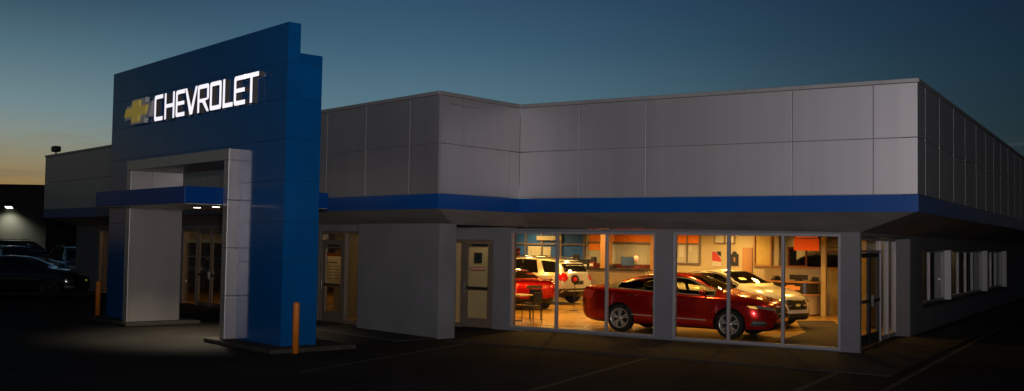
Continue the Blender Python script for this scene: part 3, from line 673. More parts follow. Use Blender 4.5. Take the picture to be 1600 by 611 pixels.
SPEC = {
 'sedan': dict(L=2.555, ax=(1.56, -1.28), wr=.345, ww=.235,
   zt=[(-2.555, .86), (-2.5, 1.03), (-2.3, 1.115), (-1.78, 1.15), (-1.2, 1.335), (-.7, 1.445), (-.1, 1.496), (.35, 1.47), (.8, 1.325), (1.2, 1.13), (1.4, 1.06), (1.8, 1.01), (2.2, .92), (2.45, .80), (2.555, .62)],
   zs=[(-2.555, .80), (-2.45, .96), (-2.2, 1.035), (-1.5, 1.05), (0, .985), (1.2, .955), (1.6, .935), (2.1, .84), (2.45, .70), (2.555, .56)],
   hw=[(-2.555, .44), (-2.49, .58), (-2.32, .74), (-1.9, .885), (-1.3, .927), (0, .925), (1.4, .927), (2.0, .88), (2.3, .77), (2.48, .60), (2.555, .40)],
   zb=[(-2.555, .45), (-2.4, .30), (-1.9, .22), (1.9, .19), (2.4, .21), (2.555, .30)],
   ti=[(-2.555, .48), (-2.3, .66), (-1.75, .66), (-1.2, .61), (-.7, .585), (.3, .58), (.8, .62), (1.2, .71), (1.5, .74), (2.1, .66), (2.555, .32)],
   dlo=(-1.34, 1.13), cab=(-1.6, 1.22), ws=(1.13, 1.425, .66, .50), bl=(1.235, 1.42, .54, .46)),
 'suv': dict(L=2.385, ax=(1.45, -1.40), wr=.365, ww=.24,
   zt=[(-2.385, .78), (-2.37, 1.02), (-2.28, 1.22), (-2.0, 1.56), (-1.8, 1.645), (-1, 1.70), (0, 1.715), (.5, 1.67), (.9, 1.48), (1.25, 1.24), (1.45, 1.15), (1.9, 1.09), (2.2, .99), (2.385, .78)],
   zs=[(-2.385, .72), (-2.34, 1.0), (-2.1, 1.14), (-1, 1.10), (1.1, 1.03), (1.6, 1.01), (2.1, .90), (2.385, .70)],
   hw=[(-2.385, .70), (-2.3, .82), (-2.0, .90), (-1.4, .925), (0, .92), (1.4, .925), (2.0, .86), (2.25, .76), (2.385, .55)],
   zb=[(-2.385, .50), (-2.2, .40), (-1.9, .27), (1.9, .25), (2.385, .36)],
   ti=[(-2.385, .60), (-2.1, .66), (-1.8, .65), (0, .64), (.9, .67), (1.25, .74), (1.6, .74), (2.385, .45)],
   dlo=(-2.0, 1.12), cab=(-2.12, 1.25), ws=(1.26, 1.64, .70, .60), bl=(1.20, 1.58, .66, .58)),
 'coupe': dict(L=2.42, ax=(1.45, -1.40), wr=.36, ww=.26,
   zt=[(-2.42, .70), (-2.38, .93), (-2.25, 1.03), (-1.9, 1.02), (-1.6, 1.06), (-.9, 1.30), (-.4, 1.375), (.1, 1.36), (.7, 1.2), (1.1, 1.04), (1.5, 1.0), (2.2, .90), (2.42, .66)],
   zs=[(-2.42, .66), (-2.35, .90), (-2.1, .985), (-1.4, 1.0), (0, .93), (1.2, .92), (1.8, .90), (2.2, .82), (2.42, .6)],
   hw=[(-2.42, .66), (-2.3, .83), (-1.9, .93), (-1.4, .96), (-.3, .92), (1.4, .95), (2.0, .90), (2.42, .55)],
   zb=[(-2.42, .42), (-2.2, .28), (-1.9, .2), (1.9, .17), (2.42, .25)],
   ti=[(-2.42, .55), (-2.2, .72), (-1.6, .66), (-.9, .56), (0, .55), (.7, .6), (1.1, .72), (1.5, .76), (2.42, .4)],
   dlo=(-1.35, 1.02), cab=(-1.55, 1.1), ws=(1.05, 1.33, .64, .52), bl=(1.08, 1.3, .58, .5)),
}
def car_body(kind):
    S = SPEC[kind]; f = {k: prof(S[k]) for k in ('zt', 'zs', 'hw', 'zb', 'ti')}
    L_ = S['L']
    xs = sorted(set([round(float(x), 4) for x in np.concatenate([np.linspace(-L_, L_, 57), -L_ + np.array([.03, .07, .12]), L_ - np.array([.03, .07, .12])])]))
    def sect(x):
        zb, zs, zt, hw, ti = f['zb'](x), f['zs'](x), f['zt'](x), f['hw'](x), min(f['ti'](x), f['hw'](x) * .86)
        cab = zt - zs
        ze = max(zs + .012, zt - ((.07 if kind == 'sedan' else .055) if cab > .25 else .03))
        zg = zs + min(.02, cab * .2)
        h = zs - zb
        return [(0, zb), (hw * .78, zb), (hw * .93, zb + .05), (hw * .985, zb + .22 * h), (hw * 1.0, zb + .55 * h), (hw * .985, zs - .13 * h), (hw * .955, zs - .03 * h), (hw * .915, zs), (hw * .895, zg),
                (ti + .5 * (hw * .895 - ti), zg + .55 * (ze - zg)), (ti, ze), (ti - .06, ze + .55 * (zt - ze)), (ti * .5, zt - .08 * (zt - ze)), (0, zt)], ze
    rows = []; zes = {}
    for x in xs:
        s_, ze = sect(x); zes[x] = ze; rows.append(s_)
    n = len(rows[0]); ring = 2 * n - 2
    vs = []
    for x, s_ in zip(xs, rows):
        for (y, z) in s_: vs.append((x, y, z))
        for (y, z) in s_[-2:0:-1]: vs.append((x, -y, z))
    fs = []
    for i in range(len(xs) - 1):
        for k in range(ring):
            a, b_ = i * ring + k, i * ring + (k + 1) % ring
            fs.append((a, b_, b_ + ring, a + ring))
    fs.append(list(range(ring))); fs.append([len(vs) - ring + k for k in range(ring)][::-1])
    return S, f, vs, fs, lambda x: sect(x)[1]
def tmp_obj(vs, fs):
    me = bpy.data.meshes.new('tmp'); me.from_pydata([tuple(v) for v in vs], [], fs)
    bm = bmesh.new(); bm.from_mesh(me); bmesh.ops.recalc_face_normals(bm, faces=bm.faces); bm.to_mesh(me); bm.free()
    o = bpy.data.objects.new('tmp', me); C.objects.link(o); return o
def boolean(o, cutters):
    for c in cutters:
        m = o.modifiers.new('b', 'BOOLEAN'); m.operation = 'DIFFERENCE'; m.object = c; m.solver = 'EXACT'
    bpy.context.view_layer.update()
    dg = bpy.context.evaluated_depsgraph_get()
    me = bpy.data.meshes.new_from_object(o.evaluated_get(dg))
    for c in cutters + [o]:
        mm = c.data; bpy.data.objects.remove(c); bpy.data.meshes.remove(mm)
    return me
def decal(bvh, poly, view, off, step=.06, mb=None):
    """a trim piece: polygon drawn in one view, laid on the body surface"""
    bm = bmesh.new(); vs = [bm.verts.new((p[0], p[1], 0)) for p in poly]; bm.faces.new(vs)
    xs = [p[0] for p in poly]; ys = [p[1] for p in poly]
    for ax, arr in ((0, xs), (1, ys)):
        t = min(arr) + step
        while t < max(arr) - .2 * step:
            co = [0, 0, 0]; co[ax] = t; no = [0, 0, 0]; no[ax] = 1
            bmesh.ops.bisect_plane(bm, geom=bm.verts[:] + bm.edges[:] + bm.faces[:], plane_co=co, plane_no=no); t += step
    bmesh.ops.triangulate(bm, faces=[f for f in bm.faces if len(f.verts) > 4])
    bm.verts.index_update(); P, bad = [], set()
    for v in bm.verts:
        a, b_ = v.co.x, v.co.y
        og, dr = {'l': ((a, 3, b_), (0, -1, 0)), 'r': ((a, -3, b_), (0, 1, 0)), 'f': ((5, a, b_), (-1, 0, 0)), 'b': ((-5, a, b_), (1, 0, 0)), 't': ((a, b_, 4), (0, 0, -1))}[view]
        h = bvh.ray_cast(Vector(og), Vector(dr))
        if h[0] is None: bad.add(v.index); P.append((0, 0, 0)); continue
        nn = h[1] if h[1].dot(Vector(dr)) < 0 else -h[1]
        P.append(tuple(h[0] + nn * off))
    fs = [[v.index for v in f.verts] for f in bm.faces if not any(v.index in bad for v in f.verts)]
    bm.free(); mb = mb or MB(); mb.add(P, fs, True); return mb
def ringdecal(bvh, poly, w, view, off, mb=None):
    mb = mb or MB(); n = len(poly); c = np.mean(np.array(poly), axis=0)
    P = [np.array(p) for p in poly]
    area = sum(P[i][0] * P[(i + 1) % n][1] - P[(i + 1) % n][0] * P[i][1] for i in range(n))
    out = []
    for i in range(n):
        t = P[(i + 1) % n] - P[i - 1]; t = t / (np.hypot(*t) + 1e-9); nn = np.array([t[1], -t[0]]) * (1 if area > 0 else -1)
        out.append(P[i] + nn * w)
    for i in range(n):
        j = (i + 1) % n
        q = [tuple(P[i]), tuple(out[i]), tuple(out[j]), tuple(P[j])]
        try: decal(bvh, q, view, off, .5, mb)
        except ValueError: pass
    return mb
def make_wheel(S, parent, x, y, side, rimmat='rim'):
    r, w = S['wr'], S['ww']; sgn = side
    tp = [(r - .105, -w/2), (r - .03, -w/2 - .006), (r - .006, -w/2 + .03), (r, 0), (r - .006, w/2 - .03), (r - .03, w/2 + .006), (r - .105, w/2)]
    t = MB().lathe(tp, (0, 0, 0), axis='y', n=36)
    wo = t.build('wheel', M['tyre'], parent, local=True); wo.location = (x, y, r)
    rm = MB(); ri = r - .10
    rm.lathe([(ri + .002, sgn * (w/2 + .002)), (ri - .018, sgn * (w/2 + .004)), (ri - .03, sgn * (w/2 - .03)), (ri - .045, -sgn * w/2)], axis='y', n=36)
    rm.lathe([(.001, sgn * (w/2 - .012)), (.05, sgn * (w/2 - .012)), (.065, sgn * (w/2 - .03)), (.07, sgn * (w/2 - .09))], axis='y', n=18)
    for k in range(5):
        for dlt in (-.20, .20):
            a = 2 * math.pi * k / 5 + .3; a1 = a + dlt
            d0 = Vector((math.cos(a), 0, math.sin(a))); d1_ = Vector((math.cos(a1), 0, math.sin(a1)))
            p0 = d0 * .05; p1 = d1_ * (ri - .02); tn = Vector((-math.sin(a1), 0, math.cos(a1))) * .018
            yo, yi = sgn * (w/2 - .012), sgn * (w/2 - .045)
            V = []
            for p, ww in ((p0, 1.0), (p1, 1.15)):
                for s_ in (-1, 1):
                    for yy in (yo, yi): V.append((p.x + tn.x * s_ * ww, yy - (sgn * .008 if p is p1 else 0), p.z + tn.z * s_ * ww))
            rm.add(V, [(0, 1, 3, 2), (4, 6, 7, 5), (0, 4, 5, 1), (2, 3, 7, 6), (0, 2, 6, 4), (1, 5, 7, 3)])
    ro = rm.build('rim', M[rimmat], wo, local=True)
    bk = MB().lathe([(.001, -sgn * .0), (ri - .035, -sgn * .0)], axis='y', n=24).build('brake_disc', M['black'], wo, local=True)
    return wo
def make_car(kind, name, label, paint, loc=(0, 0, 0), rot=0., hollow=True, group=None, scale=1., rear='sedan', simple=False, cat='car', chrome=True, glassm=None):
    S, f, vs, fs, zef = car_body(kind); nm_dark = name.startswith('dark')
    root = thing(name, label, cat, loc, rot, group, scale)
    bm = bmesh.new(); bvs = [bm.verts.new(v) for v in vs]
    for q in fs: bm.faces.new([bvs[i] for i in q])
    bmesh.ops.recalc_face_normals(bm, faces=bm.faces); bvh = BVHTree.FromBMesh(bm); bm.free()
    # window outlines
    x0, x1 = S['dlo']; xs = np.linspace(x0, x1, 26)
    tm = .035 if kind != 'sedan' else .04
    def top(x): return zef(x) - tm
    def bot(x): return f['zs'](x) + .035
    pts = [(x, top(x)) for x in xs if top(x) - bot(x) > .02]
    xa, xb = pts[0][0], pts[-1][0]
    bl_ = [(x, bot(x)) for x in np.linspace(xb + .04, xa - .06, 14)]
    dlo = pts + bl_
    if kind == 'suv':
        pa = [p for p in pts if p[0] > -.98] + [(x, bot(x)) for x in np.linspace(xb + .04, -1.12, 10)]
        cpx = [p for p in pts if p[0] < -1.22]
        pb_ = cpx + [(-1.12, top(-1.12) - .02), (-1.42, bot(-1.42)), (xa - .02, bot(xa))]
        dlos = [pa, pb_]
    else: dlos = [dlo]
    zb_, zt_, wb_, wt_ = S['ws']; ws = [(-wb_, zb_), (wb_, zb_), (wt_, zt_), (wt_ * .5, zt_ + .012), (-wt_ * .5, zt_ + .012), (-wt_, zt_)]
    zb_, zt_, wb_, wt_ = S['bl']; bl = [(-wb_, zb_), (wb_, zb_), (wt_, zt_), (-wt_, zt_)]
    r = S['wr']
    body = tmp_obj(vs, fs); cut = []
    for ax in S['ax']:
        for sg_ in (-1, 1):
            q = MB().lathe([(.001, sg_ * .58), (r + .045, sg_ * .58), (r + .045, sg_ * 1.2), (.001, sg_ * 1.2)], (ax, 0, r), axis='y', n=40)
            # true closed cylinder
            q = MB(); n = 40
            ring0 = [(ax + (r + .045) * math.cos(2 * math.pi * i / n), sg_ * .60, r + (r + .045) * math.sin(2 * math.pi * i / n)) for i in range(n)]
            ring1 = [(p[0], sg_ * 1.25, p[2]) for p in ring0]
            q.add(ring0 + ring1, [list(range(n)), list(range(n, 2 * n))[::-1]] + [(i, (i + 1) % n, n + (i + 1) % n, n + i) for i in range(n)])
            cut.append(tmp_obj(q.v, q.f))
    if hollow:
        ca_, cb_ = S['cab']; cx = np.linspace(ca_, cb_, 20); V = []; 
        for x in cx:
            zs = f['zs'](x); ze = zef(x) - .03; hw = f['hw'](x) - .10; ti = f['ti'](x) - .05; zt = f['zt'](x) - .045
            zm = min(zs, ze - .02)
            ring = [(hw, .42), (hw, zm - .1), (min(hw, f['hw'](x) * .88 - .05), zm), (ti, ze), (ti * .5, max(zt, ze + .004))]
            V += [(x, y, z) for y, z in ring] + [(x, -y, z) for y, z in ring[::-1]]
        n = 10; Fq = [(i * n + k, i * n + (k + 1) % n, (i + 1) * n + (k + 1) % n, (i + 1) * n + k) for i in range(len(cx) - 1) for k in range(n)]
        Fq += [list(range(n)), [len(V) - n + k for k in range(n)][::-1]]
        cut.append(tmp_obj(V, Fq))
        for d in dlos:
            q = MB().prism(d, 'y', -1.3, 1.3); cut.append(tmp_obj(q.v, q.f))
        q = MB().prism(ws, 'x', .0, 3.); cut.append(tmp_obj(q.v, q.f))
        q = MB().prism(bl, 'x', -3., -.3); cut.append(tmp_obj(q.v, q.f))
    me = boolean(body, cut)
    me.materials.clear(); me.materials.append(M[paint]); me.materials.append(M['black'])
    for p in me.polygons:
        c = p.center; p.use_smooth = True; p.material_index = 0
        for ax in S['ax']:
            if abs(c.y) < .99 and math.hypot(c.x - ax, c.z - r) < r + .0449 and abs(c.y) > .55: p.material_index = 1
        if hollow and abs(c.y) < f['hw'](c.x) - .09 and ca_ - .01 < c.x < cb_ + .01 and .41 < c.z < zef(c.x) - .02: p.material_index = 1
        if c.z < f['zb'](c.x) + .03: p.material_index = 1
    me.name = 'body'
    bo = bpy.data.objects.new('body', me); C.objects.link(bo); bo.parent = root
    try:
        me.set_sharp_from_angle(angle=rad(38))
    except Exception: pass
    gm = glassm or ('carglass' if hollow else 'darkglass')
    def put(nm, m, polys, off=.004, step=.07, par=None):
        q = MB()
        for view, poly in polys: decal(bvh, poly, view, off, step, q)
        return q.build(nm, M[m], par or bo, local=True)
    for sd in 'lr':
        for d in dlos: put('side_window', gm, [(sd, d)], -.004 if hollow else .003, .09, root)
        if chrome:
            q = MB()
            for d in dlos: ringdecal(bvh, d, .017, sd, .006, q)
            q.build('window_trim', M['trim' if chrome is True else 'black'], bo, local=True)
    put('windscreen', gm, [('f', ws)], -.004 if hollow else .003, .09, root)
    put('rear_window', gm, [('b', bl)], -.004 if hollow else .003, .09, root)
    # pillar between the doors, shut lines, handles, sill
    Lx = S['L']
    pil = MB(); lines = MB()
    for sd in 'lr':
        sgn = 1 if sd == 'l' else -1
        if kind != 'coupe':
            xb0 = -.18; decal(bvh, [(xb0 - .05, bot(xb0)), (xb0 + .04, bot(xb0)), (xb0 + .0, top(xb0)), (xb0 - .07, top(xb0))], sd, .004, .2, pil)
        for xx in ((1.08, -.16, -1.16) if kind != 'coupe' else (1.05, -.5)):
            zl = f['zs'](xx) - .02
            decal(bvh, [(xx - .005, .36), (xx + .005, .36), (xx + .005, zl), (xx - .005, zl)], sd, .002, .12, lines)
        decal(bvh, [(-1.16 if kind != 'coupe' else -.5, .345), (1.08, .345), (1.08, .355), (-1.16 if kind != 'coupe' else -.5, .355)], sd, .002, .12, lines)
    if pil.f: pil.build('door_pillar', M['black'], bo, local=True)
    lines.build('shut_lines', M['black'], bo, local=True)
    if not simple:
        for sd, sgn in (('l', 1), ('r', -1)):
            for xx in ((-.92, .08) if kind != 'coupe' else (-.3,)):
                zz = f['zs'](xx) - .12; yy = f['hw'](xx) * .985
                MB().box(xx - .11, xx + .11, sgn * (yy + .004) - .014, sgn * (yy + .004) + .022 * sgn if sgn > 0 else sgn * (yy + .004) + .014, zz - .012, zz + .018).build('door_handle', M['chrome' if chrome is True else paint], bo, bevel=.008, local=True) if sgn > 0 else \
                MB().box(xx - .11, xx + .11, -(yy + .026), -(yy - .01), zz - .012, zz + .018).build('door_handle', M['chrome' if chrome is True else paint], bo, bevel=.008, local=True)
            # mirrors
            zz = f['zs'](.95) + .10; yy = f['hw'](.95)
            q = MB(); q.lathe([(.001, -.10), (.055, -.085), (.075, 0), (.06, .07), (.001, .10)], axis='x', n=14)
            v = [(p[0] * .75 + .92, p[1] * 1.35 + sgn * (yy + .03), p[2] * .95 + zz) for p in q.v]; q.v = v
            q.tube((.95, sgn * (yy - .1), zz - .07), (.93, sgn * (yy + .0), zz - .03), .025)
            q.build('wing_mirror', M[paint], root, local=True)
        if chrome is True:
            put('side_moulding', 'trim', [(sd, [(-.95, .44), (1.0, .40), (1.0, .425), (-.95, .465)]) for sd in 'lr'], .008, .1)
    # lamps, grille, bumpers
    if kind in ('sedan',):
        for sgn in (1, -1):
            put('headlight', 'lens' if not nm_dark else 'darkglass', [('f', [(sgn * y, z) for y, z in ((.36, .66), (.40, .735), (.62, .775), (.80, .80), (.80, .74), (.62, .69))])], .006, .04, root)
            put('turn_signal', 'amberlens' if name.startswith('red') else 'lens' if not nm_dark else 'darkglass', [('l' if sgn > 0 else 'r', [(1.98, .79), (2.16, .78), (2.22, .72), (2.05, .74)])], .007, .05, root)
            put('tail_light', 'tailgleam' if name.startswith('red') else 'tail', [('b', [(sgn * y, z) for y, z in ((.36, .90), (.36, .98), (.62, 1.01), (.84, .99), (.84, .80), (.62, .82))]), ('l' if sgn > 0 else 'r', [(-2.53, .80), (-2.53, .97), (-2.30, 1.0), (-2.20, .94), (-2.36, .80)])], .007, .04, root)
            put('fog_lamp', 'lens', [('l' if sgn > 0 else 'r', [(2.12, .395), (2.38, .395), (2.38, .42), (2.12, .42)])], .008, .03)
            put('bumper_vent', 'black', [('l' if sgn > 0 else 'r', [(2.06, .33), (2.40, .33), (2.38, .45), (2.10, .45)])], .004, .04)
        put('grille', 'black', [('f', [(-.36, .50), (.36, .50), (.44, .70), (.36, .735), (-.36, .735), (-.44, .70)])], .005, .06)
        put('grille_bars', 'chrome', [('f', [(-.43, .60), (.43, .60), (.43, .62), (-.43, .62)]), ('f', [(-.38, .725), (.38, .725), (.38, .745), (-.38, .745)]), ('f', [(-.38, .495), (.38, .495), (.38, .51), (-.38, .51)])], .009, .06)
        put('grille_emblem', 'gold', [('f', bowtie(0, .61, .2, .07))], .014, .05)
        put('lower_intake', 'black', [('f', [(-.50, .30), (.50, .30), (.56, .40), (-.56, .40)])], .005, .06)
        put('bumper_strip', 'chrome', [('b', [(-.5, .37), (.5, .37), (.5, .39), (-.5, .39)])], .006, .08)
    elif kind == 'suv':
        for sgn in (1, -1):
            put('headlight', 'lens', [('f', [(sgn * y, z) for y, z in ((.50, .76), (.52, .92), (.80, .95), (.80, .80))])], .006, .04, root)
            put('tail_light', 'tail', [('b', [(sgn * y, z) for y, z in ((.60, .92), (.58, 1.10), (.72, 1.17), (.86, 1.12), (.86, .90), (.74, .86))]), ('l' if sgn > 0 else 'r', [(-2.36, .90), (-2.36, 1.08), (-2.12, 1.16), (-2.0, 1.10), (-2.1, .95)])], .008, .04, root)
            q = MB()
            xs_ = np.linspace(-1.75, .3, 12); pr = None
            for x in xs_:
                p = (x, sgn * (f['ti'](x) - .03), f['zt'](x) + .035 - .03 * (x in (xs_[0], xs_[-1])))
                if pr: q.tube(pr, p, .017, n=8)
                pr = p
            q.build('roof_rail', M['chrome'], root, local=True)
        put('grille', 'black', [('f', [(-.46, .62), (.46, .62), (.5, .90), (-.5, .90)])], .005, .06)
        put('grille_bars', 'chrome', [('f', [(-.5, .74), (.5, .74), (.5, .77), (-.5, .77)])], .009, .06)
        put('lower_bumper', 'black', [('b', [(-.86, .42), (.86, .42), (.84, .60), (-.84, .60)]), ('l', [(-2.37, .42), (-1.95, .38), (-1.95, .52), (-2.37, .60)]), ('r', [(-2.37, .42), (-1.95, .38), (-1.95, .52), (-2.37, .60)])], .006, .06)
        put('number_plate', 'black', [('b', [(-.27, .74), (.27, .74), (.27, .87), (-.27, .87)])], .006, .1)
        put('tailgate_strip', 'chrome', [('b', [(-.42, .90), (.42, .90), (.42, .93), (-.42, .93)])], .012, .1)
    else:
        for sgn in (1, -1):
            put('tail_light', 'tail', [('b', [(sgn * y, z) for y, z in ((.32, .76), (.32, .88), (.54, .88), (.54, .76))]), ('b', [(sgn * y, z) for y, z in ((.58, .76), (.58, .88), (.80, .86), (.80, .76))])], .008, .04, root)
            put('headlight', 'lens', [('f', [(sgn * y, z) for y, z in ((.45, .68), (.45, .78), (.7, .8), (.7, .7))])], .006, .04, root)
        put('rear_panel', 'black', [('b', [(-.28, .76), (.28, .76), (.28, .86), (-.28, .86)])], .006, .08)
        put('lower_bumper', 'black', [('b', [(-.8, .30), (.8, .30), (.8, .47), (-.8, .47)])], .006, .08)
        q = MB(); q.box(-2.40, -2.2, -.72, .72, 1.055, 1.085); q.box(-2.36, -2.24, -.70, -.66, 1.0, 1.06); q.box(-2.36, -2.24, .66, .70, 1.0, 1.06)
        q.build('spoiler', M[paint], root, bevel=.012, local=True)
    for ax in S['ax']:
        for sgn in (1, -1): make_wheel(S, root, ax, sgn * (f['hw'](ax) - S['ww'] / 2 - .012), sgn, 'darkrim' if nm_dark else 'rim')
    if hollow:
        for sy in (-.38, .38):
            q = MB(); q.box(-.30, .25, sy - .25, sy + .25, .45, .62)
            q.prism([(-.52, 1.16), (-.40, 1.18), (-.16, .60), (-.34, .58)], 'y', sy - .24, sy + .24)
            q.prism([(-.58, 1.34), (-.47, 1.35), (-.44, 1.19), (-.53, 1.18)], 'y', sy - .13, sy + .13)
            q.build('seat', M['dark'], root, bevel=.03, local=True)
        q = MB(); q.box(-1.25, -.75, -.62, .62, .45, .62); q.prism([(-1.42, 1.05), (-1.30, 1.07), (-1.1, .60), (-1.25, .60)], 'y', -.62, .62); q.build('rear_seat', M['dark'], root, bevel=.03, local=True)
        q = MB(); q.prism([(.72, .95), (.9, 1.0), (1.15, .98), (1.15, .55), (.8, .55)], 'y', -.72, .72); q.build('dashboard', M['dark'], root, bevel=.02, local=True)
        q = MB(); n = 20
        tor = []
        for i in range(n):
            a = 2 * math.pi * i / n; tor.append((.62 + .07 * math.sin(a), .38 + .18 * math.cos(a), .98 + .17 * math.sin(a)))
        for i in range(n): q.tube(tor[i], tor[(i + 1) % n], .014, n=6)
        q.tube((.62, .21, .98), (.62, .55, .98), .012, n=6); q.tube((.62, .38, .98), (.85, .38, .88), .03, n=8)
        q.build('steering_wheel', M['black'], root, local=True)
    return root

def Fz(s, b): p = F(s, b, .013); return p
CARS = [
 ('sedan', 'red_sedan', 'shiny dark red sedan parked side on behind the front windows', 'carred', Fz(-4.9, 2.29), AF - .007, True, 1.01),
 ('sedan', 'white_sedan', 'white sedan parked behind the dark red sedan, its nose further right', 'carwhite', Fz(-5.4, 6.5), AF - .36, True, 1.03),
 ('suv', 'gold_suv', 'pale gold sport utility vehicle seen from its rear behind the left panes', 'carchamp', Fz(-14.65, 11.2), AF + 2.93, False, .98),
 ('coupe', 'red_coupe', 'bright red coupe with its tail behind the small wooden table', 'carred', Fz(-13.7, 8.0), AF + 2.53, False, .95),
 ('suv', 'black_suv', 'black sport utility vehicle in the back room beyond the low partition', 'carblack', Fz(-3.6, 16.4), AF + .1, False, 1.16),
 ('sedan', 'dark_sedan', 'black sedan parked in the dark lot nearest the left edge', 'carblack', (-17.9, 37.2, 0), .05, False, .98),
 ('suv', 'dark_suv', 'dark blue sport utility vehicle in the lot closest to the left wing', 'cardkblue', (-19.4, 46.0, 0), -.95, False, 1.),
]
for kind, nm, lb, pt, loc, rot, hol, sc in CARS:
    make_car(kind, nm, lb, pt, loc, rot, hol, None if not nm.startswith('dark') else 'vehicles parked in the dark lot', sc, simple=nm.startswith('dark') or nm == 'black_suv', cat='car' if kind != 'suv' else 'SUV', chrome=True if kind == 'sedan' and not nm.startswith('dark') else ('b' if kind != 'suv' else False))
ws_ = bpy.data.objects['white_sedan']
MB().quad((1.02, -.42, 1.215), (1.02, -.16, 1.215), (.90, -.16, 1.275), (.90, -.42, 1.275)).build('price_sticker', mat('green_sticker', (.45, .6, .35), .6), ws_, local=True)
def dup(root, loc, rotz, label, scale=None):
    r_ = root.copy(); C.objects.link(r_); r_.location = loc; r_.rotation_euler = (0, 0, rotz); r_['label'] = label
    if scale: r_.scale = (scale,) * 3
    for ch in list(root.children):
        c = ch.copy(); C.objects.link(c); c.parent = r_
        for g in list(ch.children):
            d = g.copy(); C.objects.link(d); d.parent = c
    return r_
ds = bpy.data.objects['dark_suv']
dup(ds, (-22.6, 46.8, 0), -.95, 'dark blue sport utility vehicle in the lot behind the black sedan')
dup(ds, (-27.0, 56.0, 0), -.3, 'tall dark sport utility vehicle standing against the far lamp lit wall', 1.12)
dup(ds, (-31.5, 54.5, 0), -.3, 'dark sport utility vehicle below the wall lamp at the left edge', 1.08)

# ------------------------------------------------------------------ far building with a wall lamp
fb = thing('far_building', 'long dark low building with one wall lamp beyond the parked cars', 'building', (-32, 60, 0))
MB().box(-60, -27.2, 60, 72, 0, 5.0).build('wall', M['farwall'], fb)
MB().box(-60.05, -27.15, 59.95, 72, 5.002, 5.15).build('parapet', M['black'], fb)
wp = MB(); wp.prism([(59.997, 3.75), (59.75, 3.86), (59.75, 3.95), (59.997, 4.05)], 'x', -29.6, -29.1)
wl = wp.build('wall_lamp', M['black'], fb)
MB().quad((-29.55, 59.98, 3.742), (-29.15, 59.98, 3.742), (-29.15, 59.77, 3.84), (-29.55, 59.77, 3.84)).build('lamp_lens', M['wallpack'], wl)
fb2 = thing('lower_building', 'unlit low building closing the dark lot behind the left wing', 'building', (-20, 66, 0))
MB().box(-27.0, 30, 64, 76, 0, 3.4).build('wall', M['farwall'], fb2)
MB().box(-27.05, 30, 63.95, 76, 3.402, 3.55).build('parapet', M['black'], fb2)

# ------------------------------------------------------------------ world
w = bpy.data.worlds.new('World'); bpy.context.scene.world = w; w.use_nodes = True
t = w.node_tree; N = t.nodes; Lk = t.links; N.clear()
out = N.new('ShaderNodeOutputWorld'); bg = N.new('ShaderNodeBackground'); Lk.new(bg.outputs[0], out.inputs[0])
tc = N.new('ShaderNodeTexCoord'); sep = N.new('ShaderNodeSeparateXYZ'); Lk.new(tc.outputs['Generated'], sep.inputs[0])
def ramp(pts):
    r_ = N.new('ShaderNodeValToRGB'); e = r_.color_ramp.elements
    while len(e) > 1: e.remove(e[-1])
    e[0].position = pts[0][0]; e[0].color = (*pts[0][1], 1)
    for p, c in pts[1:]: x = e.new(p); x.color = (*c, 1)
    return r_
def srgb(*c): return tuple(((v / 255) / 12.92 if v / 255 < .04045 else ((v / 255 + .055) / 1.055) ** 2.4) for v in c)
# elevation along the sine of the angle above the horizon; z = 0.05 .. 0.25 is what the picture shows
el = N.new('ShaderNodeMapRange'); el.inputs['From Min'].default_value = 0; el.inputs['From Max'].default_value = .5; Lk.new(sep.outputs['Z'], el.inputs['Value'])
rl = ramp([(0, srgb(140, 108, 60)), (.06, srgb(150, 120, 70)), (.10, srgb(140, 118, 80)), (.14, srgb(134, 129, 106)), (.18, srgb(126, 137, 130)), (.23, srgb(106, 131, 138)), (.33, srgb(74, 106, 120)), (.45, srgb(31, 60, 82)), (.7, srgb(16, 34, 52)), (1, srgb(8, 16, 28))])
rr = ramp([(0, srgb(10, 18, 20)), (.12, srgb(10, 26, 32)), (.17, srgb(15, 38, 46)), (.22, srgb(13, 38, 48)), (.33, srgb(10, 38, 54)), (.45, srgb(8, 32, 54)), (.7, srgb(6, 20, 36)), (1, srgb(6, 12, 20))])
rc = ramp([(0, srgb(120, 130, 120)), (.18, srgb(96, 126, 134)), (.29, srgb(74, 108, 126)), (.38, srgb(54, 90, 113)), (.5, srgb(36, 69, 97)), (.7, srgb(16, 34, 50)), (1, srgb(8, 16, 26))])
for r_ in (rl, rr, rc): Lk.new(el.outputs[0], r_.inputs['Fac'])
# azimuth
at = N.new('ShaderNodeMath'); at.operation = 'ARCTAN2'; Lk.new(sep.outputs['X'], at.inputs[0]); Lk.new(sep.outputs['Y'], at.inputs[1])
def mrange(src, a, b_):
    m = N.new('ShaderNodeMapRange'); m.interpolation_type = 'SMOOTHSTEP'; m.inputs['From Min'].default_value = a; m.inputs['From Max'].default_value = b_; Lk.new(src, m.inputs['Value']); return m
f1 = mrange(at.outputs[0], rad(-27), rad(-9)); f2 = mrange(at.outputs[0], rad(-8), rad(31))
m1 = N.new('ShaderNodeMix'); m1.data_type = 'RGBA'; Lk.new(f1.outputs[0], m1.inputs[0]); Lk.new(rl.outputs[0], m1.inputs[6]); Lk.new(rc.outputs[0], m1.inputs[7])
m2 = N.new('ShaderNodeMix'); m2.data_type = 'RGBA'; Lk.new(f2.outputs[0], m2.inputs[0]); Lk.new(m1.outputs[2], m2.inputs[6]); Lk.new(rr.outputs[0], m2.inputs[7])
f3 = mrange(at.outputs[0], rad(28), rad(48)); rq = ramp([(0, srgb(5, 9, 11)), (.2, srgb(6, 16, 22)), (.5, srgb(6, 22, 36)), (1, srgb(6, 12, 20))]); Lk.new(el.outputs[0], rq.inputs['Fac'])
